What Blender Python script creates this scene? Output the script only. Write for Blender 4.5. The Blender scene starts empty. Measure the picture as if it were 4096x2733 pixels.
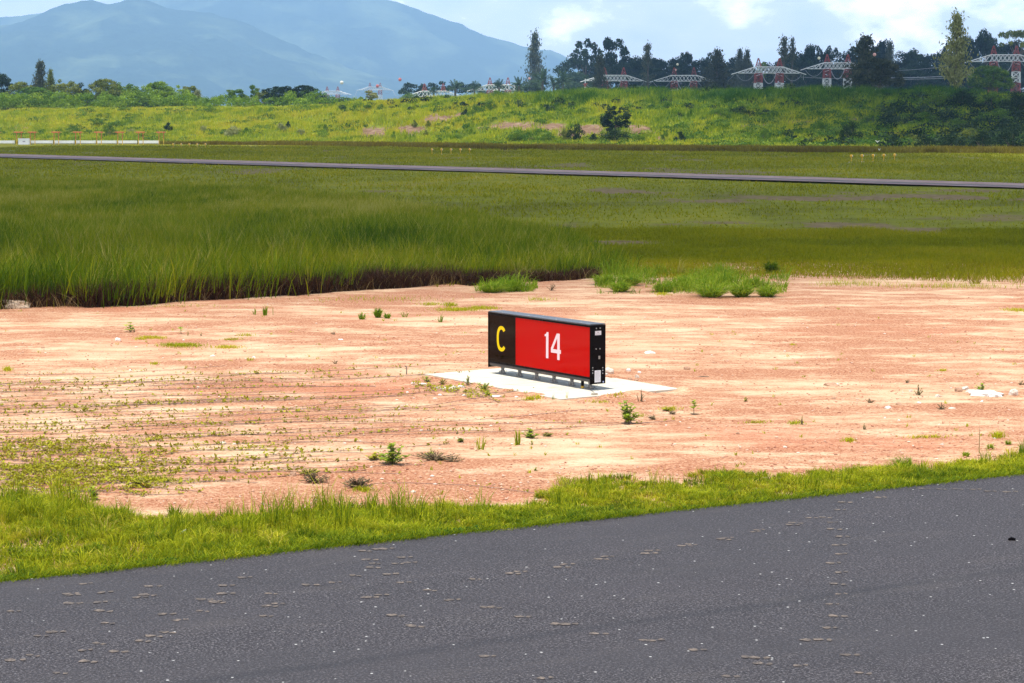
import bpy, bmesh, math, random
import numpy as np
from mathutils import Vector, Matrix
SC = bpy.context.scene
COL = SC.collection
rng = np.random.default_rng(11)
random.seed(5)
R = math.radians
# ------------------------------------------------------------------ camera model (4096 x 2733 photo pixels)
F, U0, V0, VH, HC = 8500.0, 2048.0, 1366.5, 500.0, 4.0
PITCH = math.atan((V0 - VH) / F)
CP, SP = math.cos(PITCH), math.sin(PITCH)
def ray(u, v):
    a, b = u - U0, v - V0
    return Vector((a, F * CP - b * SP, -F * SP - b * CP))
def G(u, v, z=0.0):                     # where that line of sight meets the plane z
    d = ray(u, v); t = (z - HC) / d.z
    return Vector((d.x * t, d.y * t, z))
def P(u, v, y):                         # the point on that line of sight at forward distance y
    d = ray(u, v); t = y / d.y
    return Vector((d.x * t, y, HC + d.z * t))
cam_d = bpy.data.cameras.new("camera"); cam = bpy.data.objects.new("camera", cam_d); COL.objects.link(cam)
cam.location = (0, 0, HC); cam.rotation_euler = (R(90) - PITCH, 0, 0)
cam_d.sensor_width = 36.0; cam_d.lens = 36.0 * F / 4096.0
cam_d.clip_start = 0.5; cam_d.clip_end = 30000
SC.camera = cam
# ------------------------------------------------------------------ noise
def _hash(ix, iy, seed):
    n = (ix.astype(np.int64) * 374761393 + iy.astype(np.int64) * 668265263 + seed * 1442695041) & 0xFFFFFFFF
    n = ((n ^ (n >> 13)) * 1274126177) & 0xFFFFFFFF
    n = n ^ (n >> 16)
    return (n & 0xFFFFFF) / float(0xFFFFFF)
def vnoise(x, y, seed=0):
    x = np.asarray(x, float); y = np.asarray(y, float)
    ix, iy = np.floor(x), np.floor(y); fx, fy = x - ix, y - iy
    fx = fx * fx * (3 - 2 * fx); fy = fy * fy * (3 - 2 * fy)
    a, b = _hash(ix, iy, seed), _hash(ix + 1, iy, seed)
    c, d = _hash(ix, iy + 1, seed), _hash(ix + 1, iy + 1, seed)
    return (a * (1 - fx) + b * fx) * (1 - fy) + (c * (1 - fx) + d * fx) * fy
def fbm(x, y, seed=0, octv=4):
    s, a, t = 0, 1.0, 0
    for o in range(octv):
        s = s + a * vnoise(np.asarray(x) * 2 ** o + 17.3 * o, np.asarray(y) * 2 ** o - 9.1 * o, seed + o); t += a; a *= .5
    return s / t
def inpoly(x, y, poly):
    x = np.asarray(x); y = np.asarray(y); r = np.zeros(x.shape, bool)
    n = len(poly)
    for i in range(n):
        x1, y1 = poly[i][0], poly[i][1]; x2, y2 = poly[(i + 1) % n][0], poly[(i + 1) % n][1]
        if y1 == y2: continue
        c = ((y1 > y) != (y2 > y)) & (x < (x2 - x1) * (y - y1) / (y2 - y1) + x1)
        r ^= c
    return r
def sstep(a, b, x):
    t = np.clip((x - a) / (b - a), 0, 1); return t * t * (3 - 2 * t)
# ------------------------------------------------------------------ objects
def tag(o, label=None, cat=None, group=None, kind=None):
    if label: o["label"] = label
    if cat: o["category"] = cat
    if group: o["group"] = group
    if kind: o["kind"] = kind
    return o
def empty(name, loc, label=None, cat=None, group=None, rz=0):
    o = bpy.data.objects.new(name, None); COL.objects.link(o)
    o.location = loc; o.rotation_euler = (0, 0, rz); o.empty_display_size = .2
    return tag(o, label, cat, group)
def link(name, me, mats, parent=None, loc=None):
    o = bpy.data.objects.new(name, me); COL.objects.link(o)
    if mats is not None and not me.materials:
        for m in (mats if isinstance(mats, (list, tuple)) else [mats]): me.materials.append(m)
    if parent is not None: o.parent = parent
    if loc is not None: o.location = loc
    return o
def copy_tree(o, parent=None):
    c = o.copy(); COL.objects.link(c)
    if parent is not None: c.parent = parent
    for ch in list(o.children): copy_tree(ch, c)
    return c
def np_mesh(name, verts, loops, starts, attrs=None, matidx=None, smooth=False):
    me = bpy.data.meshes.new(name)
    verts = np.ascontiguousarray(verts, np.float32).reshape(-1, 3)
    me.vertices.add(len(verts)); me.vertices.foreach_set("co", verts.ravel())
    me.loops.add(len(loops)); me.loops.foreach_set("vertex_index", np.ascontiguousarray(loops, np.int32))
    me.polygons.add(len(starts)); me.polygons.foreach_set("loop_start", np.ascontiguousarray(starts, np.int32))
    if matidx is not None: me.polygons.foreach_set("material_index", np.ascontiguousarray(matidx, np.int32))
    me.polygons.foreach_set("use_smooth", np.full(len(starts), smooth, bool))
    for k, a in (attrs or {}).items():
        at = me.attributes.new(k, "FLOAT", "POINT"); at.data.foreach_set("value", np.ascontiguousarray(a, np.float32))
    me.update(calc_edges=True)
    return me
def grid_mesh(name, X, Y, Z, attrs=None, keep=None, smooth=True):
    ny, nx = X.shape
    v = np.stack([X, Y, Z], -1).reshape(-1, 3)
    i = np.arange(ny * nx).reshape(ny, nx)
    q = np.stack([i[:-1, :-1], i[:-1, 1:], i[1:, 1:], i[1:, :-1]], -1).reshape(-1, 4)
    if keep is not None: q = q[keep.reshape(-1)]
    return np_mesh(name, v, q.ravel(), np.arange(len(q)) * 4, {k: a.ravel() for k, a in (attrs or {}).items()}, smooth=smooth)
def blades(x, y, z, h, w, lx, ly, tint, bendk=.35, tipk=1.0, midk=.58):
    n = len(x); az = rng.uniform(0, math.pi, n)
    px, py = np.cos(az) * w * .5, np.sin(az) * w * .5
    V = np.zeros((n, 5, 3))
    V[:, 0] = np.stack([x - px, y - py, z], -1); V[:, 1] = np.stack([x + px, y + py, z], -1)
    mx, my, mz = x + lx * bendk, y + ly * bendk, z + h * midk
    V[:, 2] = np.stack([mx - px * .8, my - py * .8, mz], -1); V[:, 3] = np.stack([mx + px * .8, my + py * .8, mz], -1)
    V[:, 4] = np.stack([x + lx, y + ly, z + h * tipk], -1)
    return V, np.repeat(tint, 5)
def blade_mesh(name, parts):
    V = np.concatenate([p[0].reshape(-1, 3) for p in parts]); T = np.concatenate([p[1] for p in parts])
    n = len(V) // 5
    b = (np.arange(n) * 5)[:, None]
    loops = (b + np.array([0, 1, 3, 2, 2, 3, 4])).ravel()
    starts = np.stack([np.arange(n) * 7, np.arange(n) * 7 + 4], -1).ravel()
    return np_mesh(name, V, loops, starts, {"tint": T})
def quads_mesh(name, Q, tint=None, matidx=None):
    n = len(Q)
    return np_mesh(name, Q.reshape(-1, 3), np.arange(n * 4), np.arange(n) * 4, {"tint": np.repeat(tint, 4)} if tint is not None else None, matidx)
def leaf_quads(c, nrm, size, asp=.6):
    n = len(c); nrm = nrm / (np.linalg.norm(nrm, axis=1, keepdims=True) + 1e-9)
    r_ = rng.normal(0, 1, (n, 3)); a = np.cross(nrm, r_); a /= np.linalg.norm(a, axis=1, keepdims=True) + 1e-9; b = np.cross(nrm, a)
    s = size[:, None]; a = a * s; b = b * s * asp
    return np.stack([c - a, c - .15 * a + b, c + a, c - .15 * a - b], 1)
class MB:                               # collects solids into ONE mesh
    def __init__(s): s.v = []; s.f = []
    def add(s, vs, fs):
        b = len(s.v); s.v += [tuple(v) for v in vs]; s.f += [tuple(i + b for i in f) for f in fs]; return s
    def box(s, x0, y0, z0, x1, y1, z1):
        vs = [(x0, y0, z0), (x1, y0, z0), (x1, y1, z0), (x0, y1, z0), (x0, y0, z1), (x1, y0, z1), (x1, y1, z1), (x0, y1, z1)]
        return s.add(vs, [(0, 3, 2, 1), (4, 5, 6, 7), (0, 1, 5, 4), (1, 2, 6, 5), (2, 3, 7, 6), (3, 0, 4, 7)])
    def tube(s, pts, rad, n=6, caps=True):
        pts = [Vector(p) for p in pts]; rs = rad if isinstance(rad, (list, tuple)) else [rad] * len(pts)
        vs = []
        for i, p in enumerate(pts):
            t = (pts[min(i + 1, len(pts) - 1)] - pts[max(i - 1, 0)]).normalized()
            a = Vector((0, 0, 1)) if abs(t.z) < .9 else Vector((1, 0, 0))
            e1 = t.cross(a).normalized(); e2 = t.cross(e1)
            for k in range(n):
                q = 2 * math.pi * k / n
                vs.append(p + (e1 * math.cos(q) + e2 * math.sin(q)) * rs[i])
        fs = []
        for i in range(len(pts) - 1):
            for k in range(n):
                fs.append((i * n + k, i * n + (k + 1) % n, (i + 1) * n + (k + 1) % n, (i + 1) * n + k))
        if caps: fs.append(tuple(range(n))[::-1]); fs.append(tuple((len(pts) - 1) * n + k for k in range(n)))
        return s.add(vs, fs)
    def bar(s, a, b, w): return s.tube([a, b], w * .6, 4)
    def lathe(s, prof, n=16, c=(0, 0, 0)):
        vs = [(c[0] + r * math.cos(2 * math.pi * k / n), c[1] + r * math.sin(2 * math.pi * k / n), c[2] + z) for r, z in prof for k in range(n)]
        fs = [(i * n + k, i * n + (k + 1) % n, (i + 1) * n + (k + 1) % n, (i + 1) * n + k) for i in range(len(prof) - 1) for k in range(n)]
        fs.append(tuple(range(n))[::-1]); fs.append(tuple((len(prof) - 1) * n + k for k in range(n)))
        return s.add(vs, fs)
    def prism(s, poly, z0, z1):
        n = len(poly)
        vs = [(x, y, z0) for x, y in poly] + [(x, y, z1) for x, y in poly]
        return s.add(vs, [tuple(range(n))[::-1], tuple(range(n, 2 * n))] + [(i, (i + 1) % n, n + (i + 1) % n, n + i) for i in range(n)])
    def mesh(s, name, smooth=False):
        me = bpy.data.meshes.new(name); me.from_pydata(s.v, [], s.f)
        bm = bmesh.new(); bm.from_mesh(me); bmesh.ops.recalc_face_normals(bm, faces=bm.faces); bm.to_mesh(me); bm.free()
        if smooth:
            for p in me.polygons: p.use_smooth = True
            me.set_sharp_from_angle(angle=R(35))
        return me
    def build(s, name, mat, parent=None, loc=None, smooth=False, bevel=0):
        me = s.mesh(name, smooth)
        if bevel:
            bm = bmesh.new(); bm.from_mesh(me)
            bmesh.ops.bevel(bm, geom=[e for e in bm.edges], offset=bevel, segments=2, affect='EDGES', profile=.6)
            bm.to_mesh(me); bm.free()
        return link(name, me, mat, parent, loc)
# ------------------------------------------------------------------ materials
def new_mat(name):
    m = bpy.data.materials.new(name); m.use_nodes = True; nt = m.node_tree; nt.nodes.clear()
    return m, nt, nt.nodes.new("ShaderNodeOutputMaterial")
def nd(nt, t, **k):
    n = nt.nodes.new(t)
    for a, b in k.items():
        if a in n.inputs: n.inputs[a].default_value = b
        else: setattr(n, a, b)
    return n
def ramp(nt, fac, stops, interp="LINEAR"):
    r = nt.nodes.new("ShaderNodeValToRGB"); cr = r.color_ramp; cr.interpolation = interp
    while len(cr.elements) > 1: cr.elements.remove(cr.elements[-1])
    cr.elements[0].position = stops[0][0]; cr.elements[0].color = (*stops[0][1], 1)
    for p, c in stops[1:]:
        e = cr.elements.new(p); e.color = (*c, 1)
    nt.links.new(fac, r.inputs[0]); return r.outputs[0]
def noise(nt, vec, scale, detail=4, rough=.6, lac=2.0):
    n = nt.nodes.new("ShaderNodeTexNoise"); n.inputs["Scale"].default_value = scale
    n.inputs["Detail"].default_value = detail; n.inputs["Roughness"].default_value = rough
    if vec is not None: nt.links.new(vec, n.inputs["Vector"])
    return n.outputs["Fac"]
def mixc(nt, fac, a, b, mode="MIX"):
    m = nt.nodes.new("ShaderNodeMix"); m.data_type = "RGBA"; m.blend_type = mode
    for s, v in ((m.inputs[0], fac), (m.inputs[6], a), (m.inputs[7], b)):
        if isinstance(v, (int, float)): s.default_value = v
        elif isinstance(v, tuple): s.default_value = (*v, 1)
        else: nt.links.new(v, s)
    return m.outputs[2]
def mth(nt, op, a, b=None, c=None):
    m = nt.nodes.new("ShaderNodeMath"); m.operation = op
    for i, v in enumerate((a, b, c)):
        if v is None: continue
        if isinstance(v, (int, float)): m.inputs[i].default_value = v
        else: nt.links.new(v, m.inputs[i])
    return m.outputs[0]
def mapr(nt, v, a, b, c=0.0, d=1.0):
    m = nt.nodes.new("ShaderNodeMapRange"); m.inputs[1].default_value = a; m.inputs[2].default_value = b
    m.inputs[3].default_value = c; m.inputs[4].default_value = d; nt.links.new(v, m.inputs[0]); return m.outputs[0]
def objco(nt): return nt.nodes.new("ShaderNodeTexCoord").outputs["Object"]
def mapping(nt, vec, scale=(1, 1, 1)):
    m = nt.nodes.new("ShaderNodeMapping"); m.inputs["Scale"].default_value = scale; nt.links.new(vec, m.inputs[0]); return m.outputs[0]
def finish(nt, out, color, rough=.9, bump=None, bs=.3, bd=.01, spec=.3, metal=0.0, coat=0.0):
    p = nt.nodes.new("ShaderNodeBsdfPrincipled")
    if isinstance(color, tuple): p.inputs["Base Color"].default_value = (*color, 1)
    else: nt.links.new(color, p.inputs["Base Color"])
    if isinstance(rough, (int, float)): p.inputs["Roughness"].default_value = rough
    else: nt.links.new(rough, p.inputs["Roughness"])
    p.inputs["Specular IOR Level"].default_value = spec; p.inputs["Metallic"].default_value = metal
    p.inputs["Coat Weight"].default_value = coat; p.inputs["Coat Roughness"].default_value = .03
    if bump is not None:
        b = nt.nodes.new("ShaderNodeBump"); b.inputs["Strength"].default_value = bs; b.inputs["Distance"].default_value = bd
        nt.links.new(bump, b.inputs["Height"]); nt.links.new(b.outputs[0], p.inputs["Normal"])
    nt.links.new(p.outputs[0], out.inputs[0]); return p
def paint(name, c, rough=.5, var=.12, scale=6, metal=0.0, spec=.4, coat=0.0, dirt=None):
    m, nt, out = new_mat(name); v = objco(nt)
    f = noise(nt, v, scale, 5)
    lo = tuple(x * (1 - var) for x in c); hi = tuple(min(1, x * (1 + var)) for x in c)
    col = ramp(nt, f, [(.3, lo), (.7, hi)])
    if dirt:
        d = noise(nt, v, scale * .6, 6, .7); col = mixc(nt, mapr(nt, d, .5, .75, 0, dirt[1]), col, dirt[0])
    finish(nt, out, col, mapr(nt, f, .3, .7, max(.02, rough - .08), min(1, rough + .08)), f, .08, .004, spec, metal, coat); return m
def leafmat(name, stops, trans=.3, rough=.6, spec=.06):
    m, nt, out = new_mat(name)
    a = nd(nt, "ShaderNodeAttribute", attribute_name="tint")
    c = ramp(nt, a.outputs["Fac"], stops)
    p = nt.nodes.new("ShaderNodeBsdfPrincipled"); nt.links.new(c, p.inputs["Base Color"])
    p.inputs["Roughness"].default_value = rough; p.inputs["Specular IOR Level"].default_value = spec
    t = nt.nodes.new("ShaderNodeBsdfTranslucent"); nt.links.new(c, t.inputs[0])
    x = nt.nodes.new("ShaderNodeMixShader"); x.inputs[0].default_value = trans
    nt.links.new(p.outputs[0], x.inputs[1]); nt.links.new(t.outputs[0], x.inputs[2]); nt.links.new(x.outputs[0], out.inputs[0])
    return m
M = {}
# grass and leaves: albedos run from shaded-green kinds to dry straw kinds
M["verge"] = leafmat("verge_grass", [(0, (.06, .12, .006)), (.3, (.22, .28, .008)), (.65, (.46, .45, .015)), (.85, (.58, .50, .04)), (1, (.50, .38, .10))], .3)
M["tall"] = leafmat("tall_grass", [(0, (.045, .10, .002)), (.4, (.145, .205, .003)), (.8, (.30, .29, .008)), (1, (.44, .38, .09))], .32)
M["straw"] = leafmat("dry_stalks", [(0, (.030, .012, .007)), (.5, (.085, .042, .018)), (.8, (.20, .13, .05)), (1, (.40, .30, .13))], .1)
M["short"] = leafmat("short_grass", [(0, (.11, .115, .002)), (.4, (.225, .235, .003)), (.75, (.34, .295, .006)), (1, (.35, .245, .04))], .3)
M["tuft"] = leafmat("tuft_grass", [(0, (.07, .17, .006)), (.5, (.20, .31, .012)), (1, (.44, .46, .05))], .45)
M["bank"] = leafmat("bank_weeds", [(0, (.030, .09, .006)), (.22, (.09, .18, .008)), (.48, (.28, .35, .012)), (.75, (.48, .47, .016)), (1, (.54, .44, .03))], .35)
M["brown"] = leafmat("brown_grass", [(0, (.10, .060, .008)), (.5, (.19, .145, .008)), (1, (.28, .24, .03))], .25)
M["leaf_dark"] = leafmat("dark_leaves", [(0, (.008, .020, .007)), (.6, (.018, .040, .011)), (1, (.055, .085, .024))], .2, .6)
M["leaf_mid"] = leafmat("mid_green_leaves", [(0, (.045, .11, .008)), (.6, (.12, .21, .014)), (1, (.26, .31, .03))], .3, .55)
M["leaf_olive"] = leafmat("olive_leaves", [(0, (.080, .11, .014)), (.6, (.18, .21, .022)), (1, (.32, .32, .05))], .3, .55)
M["leaf_light"] = leafmat("light_green_leaves", [(0, (.09, .17, .010)), (.6, (.22, .33, .018)), (1, (.38, .44, .05))], .35, .5)
M["leaf_grey"] = leafmat("grey_green_needles", [(0, (.035, .050, .026)), (.6, (.090, .105, .060)), (1, (.19, .19, .11))], .2, .7)
M["leaf_pale"] = leafmat("pale_needles", [(0, (.16, .18, .05)), (.6, (.32, .33, .11)), (1, (.48, .46, .22))], .3, .6)
M["leaf_drab"] = leafmat("drab_needles", [(0, (.020, .028, .010)), (.6, (.055, .062, .022)), (1, (.12, .12, .05))], .2, .7)
M["leaf_palm"] = leafmat("palm_fronds", [(0, (.022, .050, .022)), (.6, (.050, .090, .035)), (1, (.11, .15, .06))], .2, .5)
M["leaf_vine"] = leafmat("vine_leaves", [(0, (.20, .16, .02)), (.5, (.32, .31, .02)), (.85, (.44, .42, .03)), (1, (.40, .20, .06))], .25, .5)
M["leaf_weed"] = leafmat("weed_leaves", [(0, (.16, .26, .02)), (.6, (.32, .42, .03)), (1, (.48, .50, .08))], .4, .45, .12)
M["leaf_rust"] = leafmat("rusty_leaves", [(0, (.14, .09, .06)), (.6, (.22, .15, .08)), (1, (.30, .29, .06))], .2, .6)
M["bark"] = paint("bark", (.11, .085, .065), .9, .3, 3)
M["stem"] = paint("plant_stem", (.16, .13, .06), .8, .25, 20)
M["vine_stem"] = paint("vine_stem", (.20, .13, .11), .85, .25, 20)
M["rock_pale"] = paint("pale_rock", (.62, .55, .45), .95, .2, 7, dirt=((.45, .22, .12), .8))
M["rock_tan"] = paint("tan_rock", (.46, .35, .24), .95, .25, 7, dirt=((.24, .11, .06), .8))
M["rock_brown"] = paint("brown_rock", (.40, .24, .15), .95, .3, 7)
M["rock_white"] = paint("white_rock", (.74, .71, .64), .95, .12, 9, dirt=((.5, .34, .2), .6))
# ------------------------------------------------------------------ light
SUN_EL, SUN_AZ = 80.0, -124.0            # degrees; azimuth measured from +Y (away from the camera) towards +X
SUNV = Vector((math.sin(R(SUN_AZ)) * math.cos(R(SUN_EL)), math.cos(R(SUN_AZ)) * math.cos(R(SUN_EL)), math.sin(R(SUN_EL))))
sd = bpy.data.lights.new("sun", "SUN"); so = bpy.data.objects.new("sun", sd); COL.objects.link(so)
sd.energy = 4.2; sd.angle = R(.5); sd.color = (1, .955, .88)
so.rotation_euler = SUNV.to_track_quat("Z", "Y").to_euler(); so.location = (0, 0, 60)
W = bpy.data.worlds.new("World"); SC.world = W; W.use_nodes = True
nt = W.node_tree; nt.nodes.clear()
wo = nt.nodes.new("ShaderNodeOutputWorld"); bg = nt.nodes.new("ShaderNodeBackground")
sky = nt.nodes.new("ShaderNodeTexSky"); sky.sky_type = "NISHITA"; sky.sun_disc = False
sky.sun_elevation = R(SUN_EL); sky.sun_rotation = R(SUN_AZ); sky.air_density = 1.0; sky.dust_density = .6; sky.ozone_density = 2.0
tc = nt.nodes.new("ShaderNodeTexCoord").outputs["Generated"]
n1 = noise(nt, mapping(nt, tc, (1, 1, 2.1)), 13.0, 7, .55)
n2 = noise(nt, mapping(nt, tc, (1, 1, 1.7)), 34.0, 8, .6)
n3 = noise(nt, mapping(nt, tc, (1, 1, 3.5)), 6.0, 4, .5)
cl = mth(nt, "ADD", mth(nt, "MULTIPLY", n1, .62), mth(nt, "ADD", mth(nt, "MULTIPLY", n2, .26), mth(nt, "MULTIPLY", n3, .2)))
sepw = nt.nodes.new("ShaderNodeSeparateXYZ"); nt.links.new(tc, sepw.inputs[0]); low = mapr(nt, sepw.outputs[2], .06, .30, 1.0, .06)
veil = mth(nt, "MULTIPLY", mapr(nt, cl, .34, .62), low)
puff = mth(nt, "MULTIPLY", mapr(nt, cl, .57, .70), low)
c0 = mixc(nt, low, sky.outputs[0], (11.0, 12.6, 15.4))
c1 = mixc(nt, veil, c0, (18.2, 17.8, 17.6))
c2 = mixc(nt, puff, c1, (46, 44, 42))
nt.links.new(c2, bg.inputs[0]); bg.inputs[1].default_value = .095
nt.links.new(bg.outputs[0], wo.inputs[0])
SC.view_settings.view_transform = "Standard"; SC.view_settings.look = "None"; SC.view_settings.gamma = 1
SC.view_settings.exposure = .70
SC.cycles.max_bounces = 6; SC.cycles.diffuse_bounces = 3; SC.cycles.glossy_bounces = 3; SC.cycles.transmission_bounces = 3
SC.cycles.volume_bounces = 0; SC.cycles.transparent_max_bounces = 12
SC.cycles.sample_clamp_indirect = 6
SC.cycles.use_denoising = True; SC.cycles.denoiser = "OPENIMAGEDENOISE"; SC.cycles.denoising_input_passes = "RGB_ALBEDO_NORMAL"; SC.cycles.denoising_prefilter = "NONE"
# ------------------------------------------------------------------ haze
m, nt, out = new_mat("haze_air")
pv = nt.nodes.new("ShaderNodeVolumePrincipled")
pv.inputs["Color"].default_value = (.40, .68, 1.0, 1); pv.inputs["Density"].default_value = 1.3e-4; pv.inputs["Anisotropy"].default_value = 0.0
nt.links.new(pv.outputs[0], out.inputs["Volume"])
hz_o = MB().box(-4200, -400, -2.0, 4200, 14600, 940).build("haze", m); tag(hz_o, kind="stuff")
# ------------------------------------------------------------------ taxiway frame (edge runs along TE, TN points to the field)
T0 = G(0, 2350); T0.z = 0; T1 = G(4096, 1912); T1.z = 0
TE = (T1 - T0).normalized(); TN = Vector((-TE.y, TE.x, 0)); TANG = math.atan2(TE.y, TE.x)
def tax(x, y): return (x - T0.x) * TE.x + (y - T0.y) * TE.y, (x - T0.x) * TN.x + (y - T0.y) * TN.y
def gxy(px, z=0.0): return [(G(u, v, z).x, G(u, v, z).y) for u, v in px]
# ------------------------------------------------------------------ ground (one sheet to the horizon) and the field on it
m, nt, out = new_mat("ground_scrub")
v = objco(nt)
c = ramp(nt, noise(nt, v, .02, 6, .6), [(.3, (.035, .06, .008)), (.5, (.075, .095, .012)), (.7, (.13, .12, .02))])
finish(nt, out, c, .95, noise(nt, v, 1.5, 4), .6, .2)
tag(link("ground", grid_mesh("ground", *[a for a in np.meshgrid(np.linspace(-4100, 4100, 26), np.linspace(-380, 14500, 39))], np.full((39, 26), -.5)), m), kind="structure")
def bare_amt(x, y):                     # where the turf of the strip is thin and the soil shows
    b = sstep(.62, .74, fbm(x / 7, y / 13, 31)) * .7
    for (u, v_), (su, sy), k in (((2860, 800), (7, 5), 1.0), ((3500, 790), (11, 7), 1.15), ((4050, 790), (8, 7), 1.1), ((2480, 770), (6, 5), .75), ((2700, 895), (6, 4.5), .9), ((3300, 905), (5, 4), .8),
                             ((2330, 968), (3.0, 2.2), 1.8), ((2050, 905), (3.0, 2.5), .8), ((1700, 735), (9, 5), .8), ((3700, 925), (4, 3), .6)):
        g = G(u, v_)
        b = b + .8 * k * np.exp(-(((x - g.x) / su) ** 2 + ((y - g.y) / sy) ** 2)) * sstep(.34, .62, fbm(x / 2.2, y / 4.0, 33))
    return np.clip(b, 0, 1) * sstep(60, 66, y)
def turf_tint(x, y):
    t = fbm(x / 14, y / 26, 41) * .55 + fbm(x / 3, y / 6, 43) * .35
    return t
gy = np.concatenate([np.linspace(40, 120, 161), np.linspace(120.7, 480, 420)])
gx = np.linspace(-110, 90, 401)
X, Y = np.meshgrid(gx, gy)
Z = -.03 + .10 * (fbm(X / 9, Y / 9, 51) - .5) * sstep(60, 80, Y)
Z = np.where(Y > 280, Z + .2 * (fbm(X / 20, Y / 20, 52) - .5), Z)
m, nt, out = new_mat("field_turf")
v = objco(nt)
ab = nd(nt, "ShaderNodeAttribute", attribute_name="bare").outputs["Fac"]; at = nd(nt, "ShaderNodeAttribute", attribute_name="tint").outputs["Fac"]
fine = noise(nt, v, 2.6, 5, .7); med = noise(nt, v, .5, 4, .6)
tint = mth(nt, "ADD", mth(nt, "MULTIPLY", at, .9), mth(nt, "ADD", mth(nt, "MULTIPLY", mth(nt, "SUBTRACT", fine, .5), .7), mth(nt, "MULTIPLY", mth(nt, "SUBTRACT", med, .5), .45)))
cg = ramp(nt, tint, [(.18, (.095, .092, .003)), (.42, (.165, .172, .003)), (.6, (.24, .215, .005)), (.8, (.28, .18, .03))])
cs = ramp(nt, noise(nt, v, 1.7, 5, .7), [(.3, (.10, .065, .024)), (.55, (.19, .13, .055)), (.75, (.30, .215, .11))])
cc = mixc(nt, mapr(nt, mth(nt, "ADD", ab, mth(nt, "MULTIPLY", mth(nt, "SUBTRACT", fine, .5), 1.6)), .42, .8), cg, cs)
finish(nt, out, cc, .95, fine, .7, .05, .1)
tag(link("field", grid_mesh("field", X, Y, Z, {"bare": bare_amt(X, Y), "tint": turf_tint(X, Y)}), m), kind="structure")
# ------------------------------------------------------------------ bare red soil round the sign
FRONT_PX = [(-400, 1255), (0, 1240), (400, 1228), (900, 1198), (1500, 1163), (1800, 1143), (2300, 1122), (2450, 1112), (2900, 1128), (3130, 1118), (3500, 1122), (4096, 1136), (4500, 1140)]
FRONT = gxy(FRONT_PX)
def front_y(x): return np.interp(x, [p[0] for p in FRONT], [p[1] for p in FRONT])
sx = np.linspace(-16, 20, 361); sy = np.concatenate([np.linspace(15.5, 28, 84), np.linspace(28.08, 38, 125), np.linspace(38.15, 62, 160)])
X, Y = np.meshgrid(sx, sy)
PA_, PB_ = G(2362, 1571), G(1955.7, 1499); PD_ = (PA_ - PB_).normalized()
def soil_z(x, y):
    lx, ly = (x - PB_.x) * PD_.x + (y - PB_.y) * PD_.y, (y - PB_.y) * PD_.x - (x - PB_.x) * PD_.y
    ex, ey = np.abs(lx - 1.4375) - 1.8925, np.abs(ly - .175) - 1.11
    dd_ = np.where((ex > 0) | (ey > 0), np.hypot(np.maximum(ex, 0), np.maximum(ey, 0)), np.maximum(ex, ey))
    wash = .075 * np.exp(-((dd_ - .06) / .13) ** 2) * sstep(.47, .75, fbm(x / .55, y / .55, 63))
    return np.where(dd_ < -.25, -.03, 0) + wash + .055 * (fbm(x / 2.6, y / 2.6, 61) - .5) + .022 * (fbm(x / .5, y / .5, 62, 2) - .5)
Z = soil_z(X, Y)
ts, to = tax(X, Y)
keep = ((to[:-1, :-1] > -.5))
m, nt, out = new_mat("red_soil")
v = objco(nt)
big = noise(nt, mapping(nt, v, (.6, 1, 1)), .36, 5, .55); mid = noise(nt, mapping(nt, v, (.5, 1.15, 1)), 1.5, 7, .66); grit = noise(nt, v, 24, 5, .75); grit2 = noise(nt, mapping(nt, v, (.7, 1, 1)), 8, 5, .75)
mask = mth(nt, "ADD", mth(nt, "MULTIPLY", big, .55), mth(nt, "ADD", mth(nt, "MULTIPLY", mid, .45), mth(nt, "MULTIPLY", mth(nt, "SUBTRACT", grit2, .5), .34)))
sandy = mapr(nt, mask, .45, .575)
cgrav = ramp(nt, grit, [(.34, (.15, .048, .022)), (.47, (.32, .130, .064)), (.58, (.47, .25, .145)), (.72, (.66, .46, .28))])
csand = ramp(nt, mth(nt, "ADD", mth(nt, "MULTIPLY", grit, .45), mth(nt, "MULTIPLY", mid, .55)), [(.34, (.40, .21, .115)), (.5, (.53, .34, .20)), (.66, (.63, .47, .31))])
red = mapr(nt, noise(nt, v, .21, 4, .5), .56, .72)
cc = mixc(nt, sandy, cgrav, csand)
cc = mixc(nt, mth(nt, "MULTIPLY", red, .55), cc, (.42, .150, .080))
vo = nt.nodes.new("ShaderNodeTexVoronoi"); vo.inputs["Scale"].default_value = 11; nt.links.new(v, vo.inputs["Vector"])
peb = mth(nt, "MULTIPLY", mapr(nt, vo.outputs["Distance"], .10, .05), mapr(nt, mid, .45, .6))
cc = mixc(nt, mth(nt, "MULTIPLY", peb, .6), cc, (.70, .52, .40))
bh = mth(nt, "ADD", mth(nt, "MULTIPLY", grit, .5), mth(nt, "ADD", mth(nt, "MULTIPLY", grit2, .6), peb))
finish(nt, out, cc, .95, bh, .55, .025, .1)
soil = tag(link("bare_soil", grid_mesh("bare_soil", X, Y, Z, keep=keep), m), kind="structure")
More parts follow.
